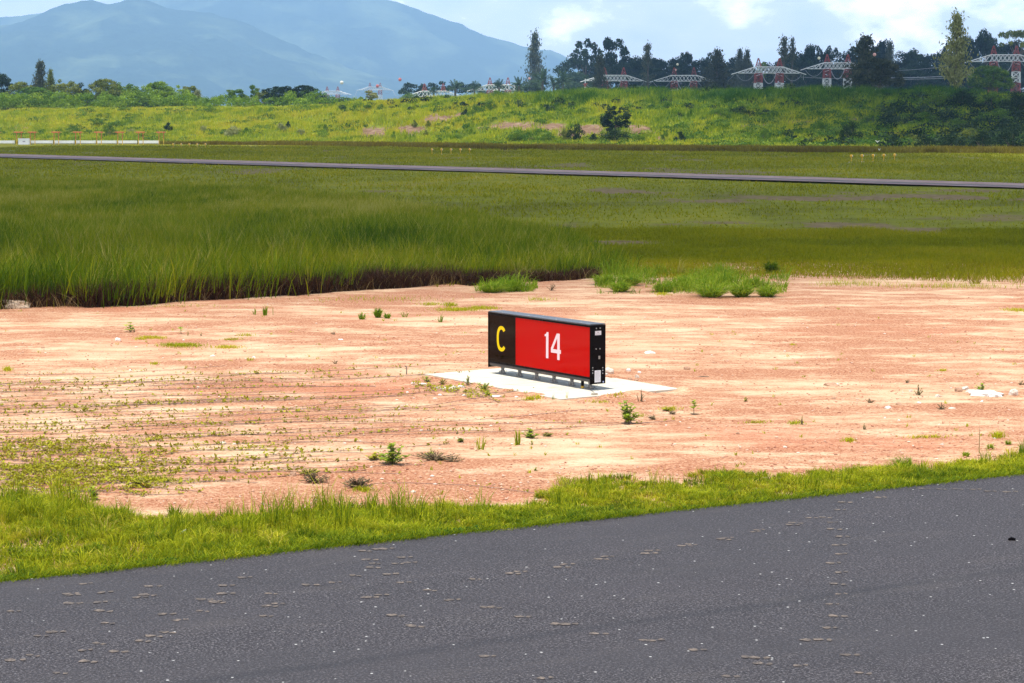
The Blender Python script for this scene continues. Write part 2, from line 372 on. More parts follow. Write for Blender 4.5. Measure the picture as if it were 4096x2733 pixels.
# ------------------------------------------------------------------ taxiway asphalt
m, nt, out = new_mat("asphalt")
v = objco(nt)
sp = nt.nodes.new("ShaderNodeSeparateXYZ"); nt.links.new(v, sp.inputs[0]); ox = sp.outputs[0]; oy = sp.outputs[1]
agg = noise(nt, v, 48, 4, .8); agg2 = noise(nt, v, 11, 3, .7); large = noise(nt, mapping(nt, v, (.25, 1, 1)), .9, 4, .6); hue = noise(nt, mapping(nt, v, (.4, 1, 1)), .5, 3)
cc = ramp(nt, agg, [(.38, (.003, .0026, .003)), (.47, (.021, .0182, .0205)), (.54, (.044, .0385, .042)), (.64, (.24, .225, .225))])
cc = mixc(nt, mapr(nt, agg2, .35, .7, .0, .5), cc, (.046, .041, .045))
cc = mixc(nt, mapr(nt, large, .35, .7, .0, .45), cc, (.052, .046, .049))
cc = mixc(nt, mapr(nt, hue, .45, .62, .0, .35), cc, (.040, .038, .041))
wob = mth(nt, "MULTIPLY", mth(nt, "SUBTRACT", noise(nt, mapping(nt, v, (.5, 1, 1)), 1.1, 4), .5), .35)
o1 = mth(nt, "ADD", oy, wob)
b1 = mapr(nt, mth(nt, "ABSOLUTE", mth(nt, "ADD", o1, 4.02)), .02, .14, 1, 0)       # the paving joint that runs along the taxiway
b2 = mapr(nt, mth(nt, "ABSOLUTE", mth(nt, "ADD", o1, 5.75)), .02, .25, 1, 0)
cc = mixc(nt, mth(nt, "MULTIPLY", b1, .4), cc, (.020, .020, .024))
cc = mixc(nt, mth(nt, "MULTIPLY", b2, .12), cc, (.020, .020, .024))
vo = nt.nodes.new("ShaderNodeTexVoronoi"); vo.inputs["Scale"].default_value = 8.5; nt.links.new(v, vo.inputs["Vector"])
chip = mth(nt, "MULTIPLY", mapr(nt, vo.outputs["Distance"], .11, .07), mth(nt, "GREATER_THAN", noise(nt, v, 5.1, 2), .55))
cc = mixc(nt, chip, cc, (.52, .51, .48))
for cx_, cy_, rr_, st2 in ((-6.0, -9.0, 11.2, .22), (-6.0, -9.0, 12.9, .16), (-9.0, -10.5, 16.6, .18)):
    dx_ = mth(nt, "SUBTRACT", ox, cx_); dy_ = mth(nt, "SUBTRACT", oy, cy_); ds_ = mth(nt, "SQRT", mth(nt, "ADD", mth(nt, "MULTIPLY", dx_, dx_), mth(nt, "MULTIPLY", dy_, dy_)))
    cc = mixc(nt, mth(nt, "MULTIPLY", mapr(nt, mth(nt, "ABSOLUTE", mth(nt, "SUBTRACT", mth(nt, "ADD", ds_, mth(nt, "MULTIPLY", wob, .4)), rr_)), .05, .17, 1, 0), st2 * .45), cc, (.012, .012, .014))
dust = mapr(nt, noise(nt, mapping(nt, v, (.35, 1.2, 1)), 1.3, 6, .7), .55, .8, 0, .28)
cc = mixc(nt, dust, cc, (.11, .095, .085))
finish(nt, out, cc, .85, mth(nt, "ADD", agg, agg2), .55, .012, .25)
mb = MB(); mb.box(-40, -26, -.4, 60, 0, .06)
tw = mb.mesh("taxiway")
bm = bmesh.new(); bm.from_mesh(tw)
bmesh.ops.bisect_plane(bm, geom=bm.verts[:] + bm.edges[:] + bm.faces[:], plane_co=(0, -.05, 0), plane_no=(0, 1, 0))
for vv in bm.verts:
    if vv.co.y > -.01 and vv.co.z > 0: vv.co.z = .03
bm.to_mesh(tw); bm.free()
o = tag(link("taxiway", tw, m), kind="structure"); o.location = T0; o.rotation_euler = (0, 0, TANG)
# ------------------------------------------------------------------ far service road with its earth shoulder
def strip(name, a0, a1, b0, b1, z, mat):     # two edge lines given by photo points, extended both ways
    A0, A1, B0, B1 = [Vector((*G(*p).xy, z)) for p in (a0, a1, b0, b1)]
    n = 60; vs = []
    for k in range(n + 1):
        t = -.35 + 1.9 * k / n
        for (p, q) in ((A0, A1), (B0, B1)):
            w = p.lerp(q, t) if True else p
            wob = .35 * (float(vnoise(k * .9, len(vs) % 2 + 3.1, 77)) - .5)
            vs.append((w.x + wob, w.y + wob, z))
    fs = [(2 * k, 2 * k + 1, 2 * k + 3, 2 * k + 2) for k in range(n)]
    mb = MB(); mb.add(vs, fs); me = mb.mesh(name)
    return tag(link(name, me, mat), kind="structure")
m1, nt, out = new_mat("earth_shoulder"); v = objco(nt)
finish(nt, out, ramp(nt, noise(nt, v, .5, 6, .7), [(.3, (.17, .095, .075)), (.5, (.30, .195, .165)), (.7, (.38, .28, .24))]), .95)
m2, nt, out = new_mat("old_asphalt"); v = objco(nt)
finish(nt, out, ramp(nt, noise(nt, mapping(nt, v, (.4, .4, 1)), .6, 6, .7), [(.3, (.085, .070, .062)), (.55, (.16, .125, .11)), (.75, (.30, .20, .16))]), .9)
strip("shoulder", (0, 618), (4096, 739), (0, 632), (4096, 758), .10, m1)
strip("runway", (0, 626), (4096, 749), (0, 631), (4096, 755), .104, m2)
# ------------------------------------------------------------------ the bank and the plateau behind it
BK_U = [-700, 0, 800, 1300, 1700, 2200, 2900, 3400, 4100, 4800]
BK_VF = [572, 574, 577, 580, 585, 592, 598, 602, 606, 610]
BK_VC = [436, 433, 427, 412, 376, 351, 350, 355, 372, 380]
BK_DC = [560, 555, 530, 512, 490, 462, 432, 416, 402, 395]
def bank_z(u, d):                       # terrain height on the line of sight column u at distance d
    u = np.asarray(u, float); d = np.asarray(d, float)
    df = HC * F / (np.interp(u, BK_U, BK_VF) - VH); dc = np.interp(u, BK_U, BK_DC)
    zc = HC + (VH - np.interp(u, BK_U, BK_VC)) / F * dc - np.interp(u, [0, 1200, 1800, 2400, 3400, 4100], [1.0, 1.1, 1.8, 1.9, 1.6, 1.4])
    t = (d - df) / (dc - df)
    z = zc * sstep(-.05, 1.1, t) * np.clip(t * 6, 0, 1) ** .5
    x = (u - U0) / F * d
    z = z + (fbm(x / 9, d / 16, 71) - .5) * 3.8 * sstep(.05, .4, t) * (1 - .5 * sstep(.7, 1.0, t))
    z = np.where(t > 1, z + (12.0 - zc) * sstep(dc + 30, dc + 300, d), z)
    return np.where(t <= 0, -.4 + t, z - .02)
def bank_xyz(u, d): return Vector(((u - U0) / F * d, d, float(bank_z(u, d))))
def u_of(x, d): return U0 + x * F / d
uu = np.linspace(-600, 4700, 400); tt = np.concatenate([np.linspace(-.03, 1.15, 110), np.linspace(1.2, 2.2, 12), [3.5, 5, 8, 12]])
UU, TT = np.meshgrid(uu, tt)
DF = HC * F / (np.interp(UU, BK_U, BK_VF) - VH); DC = np.interp(UU, BK_U, BK_DC)
D = DF + TT * (DC - DF); X = (UU - U0) / F * D; Z = bank_z(UU, D)
def bank_bare(u, d):                    # eroded red-earth scars, as photo column and distance
    u = np.asarray(u, float); v = VH - (bank_z(u, d) - HC) * F / d
    b = np.zeros_like(u)
    for cu, cv, ru, rv in ((1500, 535, 75, 26), (1735, 478, 45, 22), (1640, 520, 90, 22), (1790, 478, 40, 16), (1850, 465, 30, 14), (2060, 505, 140, 20), (2210, 508, 70, 16), (2350, 520, 70, 26), (2560, 522, 60, 18), (2530, 505, 50, 10),
                           (3010, 505, 90, 8), (3180, 490, 60, 7), (3420, 480, 60, 8), (60, 512, 70, 4), (2640, 560, 25, 14), (2280, 545, 60, 18)):
        b = np.maximum(b, 1.35 - (((u - cu) / ru) ** 2 + ((v - cv) / rv) ** 2) ** .5)
    return np.clip(b + (fbm(u / 30, v / 9, 73) - .5) * 1.1, 0, 1)
m, nt, out = new_mat("bank_earth"); v = objco(nt)
ab = nd(nt, "ShaderNodeAttribute", attribute_name="bare").outputs["Fac"]
cg = ramp(nt, noise(nt, v, .22, 6, .65), [(.3, (.05, .09, .008)), (.5, (.14, .18, .012)), (.7, (.26, .25, .02))])
cs = ramp(nt, noise(nt, v, .5, 6, .7), [(.3, (.09, .050, .025)), (.5, (.19, .115, .068)), (.7, (.30, .215, .14))])
cc = mixc(nt, mapr(nt, mth(nt, "ADD", ab, mth(nt, "MULTIPLY", mth(nt, "SUBTRACT", noise(nt, v, .9, 5, .7), .5), 1.6)), .3, .7), cg, cs)
finish(nt, out, cc, .95, noise(nt, v, 1.2, 5), .8, .25, .1)
tag(link("embankment", grid_mesh("embankment", X, D, Z, {"bare": bank_bare(UU, D)}), m), kind="structure")
# ------------------------------------------------------------------ mountains
def mountain(name, prof, d0, depth, amp, seed, mat):
    us = np.linspace(prof[0][0], prof[-1][0], 420)
    vt = np.interp(us, [p[0] for p in prof], [p[1] for p in prof])
    tt = np.linspace(0, 1.5, 130)
    UU, TT = np.meshgrid(us, tt)
    D = d0 - depth * (1 - TT)                       # t = 1 is the crest
    X = (UU - U0) / F * d0 + (D - d0) * .02
    zc = HC + (VH - np.interp(UU, us, vt)) / F * d0
    prof_t = np.where(TT <= 1, TT ** 1.15, 1 - (TT - 1) * 1.2)
    spur = (np.abs(fbm(X / 460 + .35 * D / 520, D / 840, seed, 5) - .5) * 2)
    z = zc * np.clip(prof_t, -.2, 1) - amp * (spur - .25) * np.clip(TT * (1 - TT) * 4, 0, 1) * 1.2
    z += 18 * (fbm(X / 52, D / 52, seed + 5, 4) - .5) * np.clip(TT * 3, 0, 1)
    return tag(link(name, grid_mesh(name, X, D, z), mat), kind="structure")
m, nt, out = new_mat("forested_slope"); v = objco(nt)
patch = noise(nt, mapping(nt, v, (1, .6, 1)), .0021, 6, .6)
c1 = ramp(nt, noise(nt, v, .03, 5, .7), [(.3, (.010, .026, .018)), (.7, (.045, .080, .040))])
cc = mixc(nt, mapr(nt, patch, .50, .68, 0, .5), c1, ramp(nt, noise(nt, v, .015, 5, .7), [(.3, (.17, .24, .10)), (.7, (.34, .40, .20))]))
finish(nt, out, cc, .95, noise(nt, v, .025, 5), .3, 24, .05)
mountain("hills", [(-1600, 420), (-900, 300), (-400, 190), (0, 112), (60, 104), (110, 92), (200, 55), (280, 20), (340, 14), (390, 10), (440, 26), (470, 22), (530, 2), (565, -6), (600, 6), (650, 28), (720, 48), (830, 56), (900, 70), (1000, 100), (1100, 150), (1250, 215), (1400, 275), (1600, 330), (1800, 365), (2100, 410), (2500, 450), (3000, 480)], 10400, 3000, 120, 91, m)
mountain("mountain", [(-1800, 300), (-800, 200), (0, 80), (500, 25), (640, 0), (800, -45), (1050, -90), (1250, -70), (1400, -38), (1530, -2), (1600, 18), (1680, 48), (1760, 75), (1850, 105), (1950, 150), (2020, 168), (2080, 186), (2150, 206), (2200, 205), (2240, 222), (2300, 250), (2420, 285), (2700, 360), (3200, 430), (4300, 480)], 13200, 3000, 140, 101, m)
# ------------------------------------------------------------------ clouds that shade the strip and the bank (outside the haze, out of the frame)
m, nt, out = new_mat("cloud_white")
df = nd(nt, "ShaderNodeBsdfDiffuse", Color=(.92, .93, .95, 1)); tr = nd(nt, "ShaderNodeBsdfTranslucent", Color=(.92, .94, .97, 1)); tp = nd(nt, "ShaderNodeBsdfTransparent")
a = nt.nodes.new("ShaderNodeMixShader"); a.inputs[0].default_value = .55; nt.links.new(df.outputs[0], a.inputs[1]); nt.links.new(tr.outputs[0], a.inputs[2])
b = nt.nodes.new("ShaderNodeMixShader"); nt.links.new(a.outputs[0], b.inputs[1]); nt.links.new(tp.outputs[0], b.inputs[2])
fr = nd(nt, "ShaderNodeAttribute", attribute_name="thin"); nt.links.new(fr.outputs["Fac"], b.inputs[0])
nt.links.new(b.outputs[0], out.inputs[0])
CZ = 1500.0
def cloud(foot, step, seed, soft, t_in):
    off = SUNV * (CZ / SUNV.z)
    xs = [p[0] for p in foot]; ys = [p[1] for p in foot]
    gx = np.arange(min(xs) - 25, max(xs) + 25, step); gy = np.arange(min(ys) - 25, max(ys) + 25, step)
    X, Y = np.meshgrid(gx, gy)
    # signed distance to the outline, roughened
    dist = np.full(X.shape, 1e9)
    for i in range(len(foot)):
        (x1, y1), (x2, y2) = foot[i], foot[(i + 1) % len(foot)]
        L2 = (x2 - x1) ** 2 + (y2 - y1) ** 2
        t = np.clip(((X - x1) * (x2 - x1) + (Y - y1) * (y2 - y1)) / L2, 0, 1)
        dist = np.minimum(dist, np.hypot(X - x1 - t * (x2 - x1), Y - y1 - t * (y2 - y1)))
    sdist = np.where(inpoly(X, Y, foot), dist, -dist) + (fbm(X / 16, Y / 16, seed) - .5) * 10
    th = np.sqrt(np.clip(sdist + 2, 0, 40) / 40) * (24 + 30 * fbm(X / 26, Y / 26, seed + 3))
    keepv = sdist > -2; keep = keepv[:-1, :-1] | keepv[1:, :-1] | keepv[:-1, 1:] | keepv[1:, 1:]
    thin = 1 - (1 - t_in) * sstep(-1, soft, sdist)
    thin = np.where(keepv, np.sqrt(np.clip(thin, 0, 1)), 1.0)       # two skins are crossed
    top = np.stack([X + off.x, Y + off.y, CZ + th], -1).reshape(-1, 3); bot = np.stack([X + off.x, Y + off.y, CZ - .12 * th - .4], -1).reshape(-1, 3)
    ny, nx = X.shape; i = np.arange(ny * nx).reshape(ny, nx)
    q = np.stack([i[:-1, :-1], i[:-1, 1:], i[1:, 1:], i[1:, :-1]], -1).reshape(-1, 4)[keep.reshape(-1)]
    Q = np.concatenate([q, q[:, ::-1] + ny * nx])
    me = np_mesh("cloud", np.concatenate([top, bot]), Q.ravel(), np.arange(len(Q)) * 4, {"thin": np.concatenate([thin.ravel(), thin.ravel()])}, smooth=True)
    return tag(link("cloud", me, m), kind="structure")
cloud([(-60, 48), (-18, 42), (-8, 44), (2, 47), (14, 48), (45, 46), (62, 110), (70, 230), (66, 330), (20, 352), (-18, 388), (-60, 410), (-100, 420), (-130, 300), (-90, 150)], 2.5, 201, 18, .17)
cloud([(34, 372), (56, 340), (120, 330), (190, 420), (330, 1300), (40, 1350), (28, 800), (20, 640), (12, 560), (30, 500), (52, 440), (44, 415)], 8.0, 211, 14, .12)
# ------------------------------------------------------------------ the taxiway sign on its concrete pad
SA = G(2362, 1571); SB = G(1955.7, 1499); SL = (SA - SB).length; SANG = math.atan2(SA.y - SB.y, SA.x - SB.x)
SM = Matrix.Translation(SB) @ Matrix.Rotation(SANG, 4, "Z")        # local x: along the sign, y: away from the viewer's side
SD, Z0, Z1 = .265, .125, 1.035
def sw(x, y, z=0): return SM @ Vector((x, y, z))
def sloc(u, v): return SM.inverted() @ G(u, v)
m, nt, out = new_mat("pad_concrete"); v = objco(nt)
f = noise(nt, v, 2.2, 6, .65); g = noise(nt, v, 30, 4, .7)
c = ramp(nt, f, [(.3, (.44, .40, .31)), (.5, (.56, .52, .42)), (.7, (.64, .61, .50))])
st = mapr(nt, noise(nt, v, 1.1, 5, .6), .52, .72, 0, .75); c = mixc(nt, st, c, (.66, .47, .35))
c = mixc(nt, mapr(nt, g, .62, .74, 0, .35), c, (.42, .38, .33))
finish(nt, out, c, .9, g, .25, .004, .2)
pad = MB(); jx = [-.455, sloc(2000, 1534).x, sloc(2165, 1555).x, sloc(2300, 1586).x, 3.33]
jx = [-.455, .50, 1.47, 2.42, 3.33]
for i in range(4): pad.box(jx[i] + (.006 if i else 0), -.935, -.12, jx[i + 1] - (.006 if i < 3 else 0), 1.285, .028)
pad.box(-.44, -.92, -.14, 3.315, 1.27, .012)
o = tag(pad.build("concrete_slab", m, smooth=False), kind="structure"); o.matrix_world = SM
PADZ = .028
M["sign_black"] = paint("sign_black_metal", (.005, .004, .004), .3, .2, 5, 0, .05)
M["sign_lid"] = paint("sign_lid_metal", (.060, .066, .074), .42, .15, 6, .0, .6)
M["sign_rail"] = paint("sign_rail_grey", (.050, .042, .040), .5, .2, 9, .2, .5, dirt=((.25, .16, .1), .5))
M["leg_grey"] = paint("leg_grey_paint", (.20, .195, .19), .5, .2, 14, .3, .5, dirt=((.32, .22, .15), .5))
M["bolt_zinc"] = paint("zinc_bolts", (.34, .33, .31), .4, .2, 30, .7, .5)
M["white_plate"] = paint("white_plate", (.72, .70, .70), .4, .04, 8)
M["grey_ink"] = paint("grey_ink", (.40, .38, .40), .6, .1, 8)
M["yellow_cap"] = paint("yellow_plastic", (.75, .42, .02), .45, .1, 10)
def gloss(name, c, rough=.03):
    m, nt, out = new_mat(name); v = objco(nt)
    f = noise(nt, v, 3.5, 4); d = mapr(nt, noise(nt, v, 9, 6, .7), .62, .85, 0, .018)
    col = mixc(nt, d, c, (.40, .22, .14))
    finish(nt, out, col, mapr(nt, f, .3, .7, rough, rough + .05), noise(nt, v, 1.4, 2), .02, .004, .13, 0, 0); return m
M["face_red"] = gloss("red_acrylic", (.46, .001, .001)); M["face_black"] = gloss("black_acrylic", (.002, .001, .001))
M["ink_yellow"] = gloss("yellow_legend", (.80, .56, .004), .2); M["ink_white"] = gloss("white_legend", (.80, .62, .64), .2)
sign = empty("airfield_sign", SB, "low black taxiway sign reading yellow C and white 14 on red, standing on concrete", "airfield sign", rz=SANG)
FZ0, FZ1 = .21, 1.003                    # lit face
mb = MB(); mb.box(.012, .012, .19, SL - .012, SD - .012, 1.008); mb.build("cabinet", M["sign_black"], sign)
mb = MB(); mb.box(.004, -.012, 1.012, SL - .004, SD + .012, 1.030); lid = mb.build("top_cover", M["sign_lid"], sign, bevel=.004)
mb = MB(); mb.box(.012, -.012, .982, SL - .012, -.0005, 1.0115); mb.build("top_rail", M["sign_black"], sign)
def screw_mesh():
    s = MB(); s.lathe([(.0105, 0), (.0105, .004), (.007, .008), (.002, .0095)], 10); return s.mesh("screw", True)
SCR = screw_mesh()
for sx_ in (.35, 1.1, 1.85, 2.5):
    s = link("screw", SCR, M["bolt_zinc"], lid, (sx_, .03, 1.030))
    s = link("screw", SCR, None, lid, (sx_ + .1, SD - .03, 1.030))
XR = .279 * SL
def panel(name, x0, x1, mat):
    mb = MB(); mb.box(x0, -.006, FZ0, x1, .0115, FZ1 - .022); return mb.build(name, mat, sign, bevel=.002)
pb = panel("black_panel", .02, XR - .001, M["face_black"]); tag(pb, "glossy black panel with the yellow letter")
pr = panel("red_panel", XR + .001, SL - .02, M["face_red"]); tag(pr, "glossy red panel with the white number")
def curve_mesh(name, splines, depth):
    cu = bpy.data.curves.new(name, "CURVE"); cu.dimensions = "2D"; cu.fill_mode = "BOTH"; cu.extrude = depth
    for pts in splines:
        sp_ = cu.splines.new("POLY"); sp_.points.add(len(pts) - 1); sp_.use_cyclic_u = True
        for p_, (x, y) in zip(sp_.points, pts): p_.co = (x, y, 0, 1)
    ob = bpy.data.objects.new(name, cu); COL.objects.link(ob)
    dg = bpy.context.evaluated_depsgraph_get(); me = bpy.data.meshes.new_from_object(ob.evaluated_get(dg)); me.name = name
    bpy.data.objects.remove(ob); bpy.data.curves.remove(cu); return me
def glyph(name, splines, x, z, mat, panel_):
    me = curve_mesh(name, splines, .0016)
    me.transform(Matrix.Translation((x, -.0066, z)) @ Matrix.Rotation(R(90), 4, "X"))
    return link(name, me, mat, panel_)
LH = .405; GZ0 = Z0 + .318 * (Z1 - Z0)
cw = .268; st_ = .056; n = 48
def ell(rx, ry, a): return (rx * math.cos(a) + cw / 2, ry * math.sin(a) + LH / 2)
def cpt(rx, ry, a, k=2.35):              # squarish oval of the airfield alphabet
    c_, s_ = math.cos(a), math.sin(a)
    return (rx * math.copysign(abs(c_) ** (2 / k), c_) + cw / 2, ry * math.copysign(abs(s_) ** (2 / k), s_) + LH / 2)
a0, a1 = R(40), R(320)
outer = [cpt(cw / 2, LH / 2, a0 + (a1 - a0) * i / n) for i in range(n + 1)]
inner = [cpt(cw / 2 - st_, LH / 2 - st_, R(47) + (R(313) - R(47)) * i / n) for i in range(n + 1)]
glyph("letter_c", [outer + inner[::-1]], .0868 * SL, GZ0 - .004, M["ink_yellow"], pb)
s1 = .062
one = [(.036, 0), (.036 + s1, 0), (.036 + s1, LH), (.036 + s1 * .30, LH), (.036 + s1 * .05, LH * .93), (0, LH * .905), (0, LH * .825), (.036, LH * .835)]
glyph("digit_one", [one], .5698 * SL, GZ0 + .003, M["ink_white"], pr)
w4 = .264; vx0, vx1 = .168, .168 + s1; bz0, bz1 = LH * .245, LH * .385
four = [(vx0, 0), (vx1, 0), (vx1, bz0), (w4, bz0), (w4, bz1), (vx1, bz1), (vx1, LH), (vx0 - .012, LH), (0, bz1 + .01), (0, bz0), (vx0, bz0)]
hole = [(.052, bz1), (vx0, bz1), (vx0, LH * .83)]
glyph("digit_four", [four, hole], .6304 * SL, GZ0 + .003, M["ink_white"], pr)
mb = MB(); mb.tube([(.03, .028, .186), (SL - .006, .028, .186)], .036, 14); mb.box(.02, .03, .155, SL - .012, SD - .03, .188)
rail = mb.build("base_rail", M["sign_rail"], sign, smooth=True)
mb = MB(); mb.box(.014, -.014, .204, SL - .014, -.0065, .232); mb.build("lower_lip", M["sign_black"], sign)
for k, (x0, x1) in enumerate(((-.006, .006), (SL - .004, SL + .012))):
    mb = MB(); mb.box(x0, -.014, Z0, x1, SD + .004, 1.0112)
    pl = mb.build("end_plate", M["sign_black"], sign, bevel=.002)
    if k == 0: continue
    XF = SL + .012
    def on_plate(name, y, z, mat, me=None, **kw):
        o = link(name, me, mat, pl, (XF, y, z)); o.rotation_euler = (0, R(90), 0); return o
    for y, z in ((.095, .985 - .02), (.165, .985 - .02), (.092, .655), (.163, .655), (.030, .375), (.030, .335), (.030, .295), (.215, .365), (.215, .325), (.215, .282)):
        on_plate("screw", y, z, M["bolt_zinc"], SCR)
    def plate(name, y0, z0, y1, z1, mat, x=0.0, t=.002, par=pl):
        mb = MB(); mb.box(XF + x, y0, z0, XF + x + t, y1, z1); return mb.build(name, mat, par)
    np_ = plate("rating_plate", .072, .862, .185, .925, M["white_plate"])
    plate("printed_frame", .115, .897, .140, .911, M["grey_ink"], .0024, .0006); plate("printed_line", .082, .876, .175, .881, M["grey_ink"], .0024, .0006)
    plate("data_plate", .066, .150, .178, .330, M["white_plate"])
    plate("printed_heading", .105, .314, .146, .320, M["grey_ink"], .0024, .0006)
    mb = MB()
    for i in range(9):
        z = .300 - i * .015; mb.box(XF + .0024, .078, z, XF + .003, .15 + .018 * random.random(), z + .0035)
    mb.build("printed_text", M["grey_ink"], pl)
    mb = MB(); mb.box(XF, .135, .500, XF + .012, .160, .548); mb.box(XF + .012, .125, .536, XF + .018, .152, .545); mb.build("latch", M["bolt_zinc"], pl)
    me = MB().lathe([(.0125, 0), (.0125, .002)], 16).mesh("round_sticker")
    on_plate("round_sticker", .228, .150, paint("sticker_blue", (.45, .50, .72), .5, .1, 40), me)
# six breakable legs
lg = MB(); lg.lathe([(.058, 0), (.058, .014), (.030, .016), (.029, .066), (.024, .070), (.024, .078), (.031, .082), (.031, .108), (.026, .112), (.026, .120), (.036, .124), (.036, .162)], 18)
LEG = lg.mesh("leg", True)
bm_ = MB(); bm_.tube([(-.004, 0, 0), (-.004, 0, .045)], .006, 6); bm_.tube([(-.004, 0, .032), (.010, 0, .014), (.024, 0, .02), (.028, 0, .048)], .0045, 6); bm_.lathe([(.011, .014), (.011, .023)], 6)
BOLT = bm_.mesh("anchor_bolt")
for i, x in enumerate((.214, .700, 1.176, 1.652, 2.128, 2.604)):
    l = link("leg", LEG, M["leg_grey"], sign, (x, .125, PADZ))
    for a in (20, 160, 200, 340, 270): 
        b = link("anchor_bolt", BOLT, M["bolt_zinc"], l, (.045 * math.cos(R(a)), .045 * math.sin(R(a)), .012)); b.rotation_euler = (0, 0, R(a))
mb = MB(); mb.tube([(2.44, .10, .165), (2.44, .10, PADZ + .03)], .024, 12); cd_ = mb.build("conduit", M["sign_black"], sign, smooth=True)
mb = MB(); mb.lathe([(.027, 0), (.027, .03), (.022, .036)], 12, (2.44, .10, PADZ)); mb.build("connector", M["yellow_cap"], cd_, smooth=True)
# cables, junction box, cover plate, stake
M["cable"] = paint("cable_grey", (.22, .20, .19), .6, .1, 20)
def curve_tube(name, pts, r, mat, label, cat):
    pts = [Vector(p) for p in pts]; fine = []
    for i in range(len(pts) - 1):
        p0, p1, p2, p3 = pts[max(i - 1, 0)], pts[i], pts[i + 1], pts[min(i + 2, len(pts) - 1)]
        for k in range(6):
            t = k / 6; fine.append(.5 * ((2 * p1) + (p2 - p0) * t + (2 * p0 - 5 * p1 + 4 * p2 - p3) * t * t + (3 * p1 - p0 - 3 * p2 + p3) * t ** 3))
    fine.append(pts[-1]); mb = MB(); mb.tube(fine, r, 6); return tag(mb.build(name, mat, None, smooth=True), label, cat)
def gp(u, v, z=PADZ + .006): p = G(u, v); return (p.x, p.y, z)
curve_tube("power_cable", [sw(2.79, .13, .135), sw(2.80, .10, .09), gp(2376, 1553), gp(2383, 1562), gp(2394, 1568, .012)], .0035, M["cable"], "thin grey cable looping down from under the sign's end plate", "cable")
curve_tube("earth_wire", [sw(2.47, .09, PADZ + .02), gp(2350, 1558), gp(2362, 1570), gp(2377, 1578)], .0035, M["cable"], "pale wire running from the yellow connector to the small box", "wire")
p = G(2378, 1580, PADZ); mb = MB(); mb.box(-.04, -.03, 0, .04, .03, .03); mb.box(-.052, -.02, 0, -.04, .02, .012)
jb = mb.build("junction_box", paint("box_beige", (.42, .36, .27), .6, .15, 20), None, bevel=.003); jb.location = (p.x, p.y, PADZ); jb.rotation_euler = (0, 0, .5)
tag(jb, "small beige junction box lying on the concrete by the cover plate", "junction box")
p = G(2432, 1572, PADZ); mb = MB(); mb.lathe([(.20, 0), (.20, .006), (.185, .009)], 40); cv = mb.build("cover_plate", paint("cover_cream", (.66, .62, .55), .8, .1, 8), None, (p.x, p.y, PADZ), smooth=True)
tag(cv, "round cream cover plate with small bolts set in the concrete", "cover plate")
for k in range(8): link("bolt", SCR, M["bolt_zinc"], cv, (.165 * math.cos(k * .785 + .2), .165 * math.sin(k * .785 + .2), .009))
p = G(1626, 1498); mb = MB(); mb.tube([(0, 0, -.05), (.004, 0, .08), (-.004, .004, .135)], [.010, .009, .008], 6); mb.tube([(-.004, .004, .125), (-.03, 0, .142)], .006, 5)
tag(mb.build("stake", paint("stake_wood", (.16, .12, .10), .9, .2, 20), None, (p.x, p.y, 0)), "short dark stake sticking out of the soil beside the pad", "stake")
# ------------------------------------------------------------------ grasses that nobody could count
# verge between asphalt and soil
VB = [(-300, 1950), (0, 1965), (300, 2015), (540, 2078), (900, 2074), (1190, 2054), (1400, 2030), (1760, 2018), (2000, 2027), (2140, 2012), (2180, 1972), (2290, 1931), (2470, 1907), (2590, 1925), (2700, 1928), (2800, 1905), (2910, 1882), (3060, 1920), (3290, 1890), (3530, 1884), (3680, 1890), (3740, 1912), (3830, 1866), (4096, 1819), (4300, 1800)]
vso = [tax(G(u, v).x, G(u, v).y) for u, v in VB]
VS = [a for a, b in vso]; VO = [b for a, b in vso]
def verge_pts(n, tall=False):
    s = -4 + 23 * rng.uniform(0, 1, n) ** 1.25; lim = np.interp(s, VS, VO)
    o = rng.uniform(-.10, 1, n) * 1.0; o = -.09 + (lim + .30) * rng.uniform(0, 1, n)
    nz = fbm(s * 1.7, o * 1.7, 301)
    edge = 1 - sstep(lim - .45, lim + .12, o + (nz - .5) * .9)
    k = rng.uniform(0, 1, n) < edge * (.55 + .8 * fbm(s * 3.3, o * 3.3, 303)); s, o = s[k], o[k]
    return s, o, np.interp(s, VS, VO)
def tax_xy(s, o): return T0.x + TE.x * s + TN.x * o, T0.y + TE.y * s + TN.y * o
parts = []
s, o, lim = verge_pts(90000); x, y = tax_xy(s, o); n = len(x)
cl = fbm(s * 2.2, o * 2.2, 305); big = sstep(6.5, 1.0, s)
h = (.025 + .075 * cl ** 1.6 + .03 * big * cl) * rng.uniform(.55, 1.3, n) * (1.15 - .3 * sstep(0, .25, -o + .2)) * 1.15
ln = h * rng.uniform(.15, .9, n); a = rng.uniform(0, 6.283, n)
ti = np.clip(-.05 + .65 * fbm(s * 1.1, o * 1.6, 307) + .5 * (fbm(s * 5, o * 6, 308) - .3) + rng.normal(0, .16, n) + .12 * sstep(0, .8, o), 0, 1)
parts.append(blades(x, y, soil_z(x, y) - .005, h, rng.uniform(.004, .009, n), ln * np.cos(a), ln * np.sin(a), ti))
n = 16000; s = rng.uniform(-1.5, 4.5, n); lim = np.interp(s, VS, VO); o = -.05 + (lim - .05) * rng.uniform(0, 1, n); x, y = tax_xy(s, o)   # thicker sward at the near end
h = (.04 + .09 * fbm(s * 1.9, o * 1.9, 306)) * rng.uniform(.5, 1.3, n); a = rng.uniform(0, 6.283, n); ln = h * rng.uniform(.3, 1.1, n)
parts.append(blades(x, y, soil_z(x, y) - .005, h, rng.uniform(.005, .010, n), ln * np.cos(a), ln * np.sin(a), np.clip(.0 + .8 * fbm(s * 2.4, o * 3, 310) + rng.normal(0, .15, n), 0, .85)))
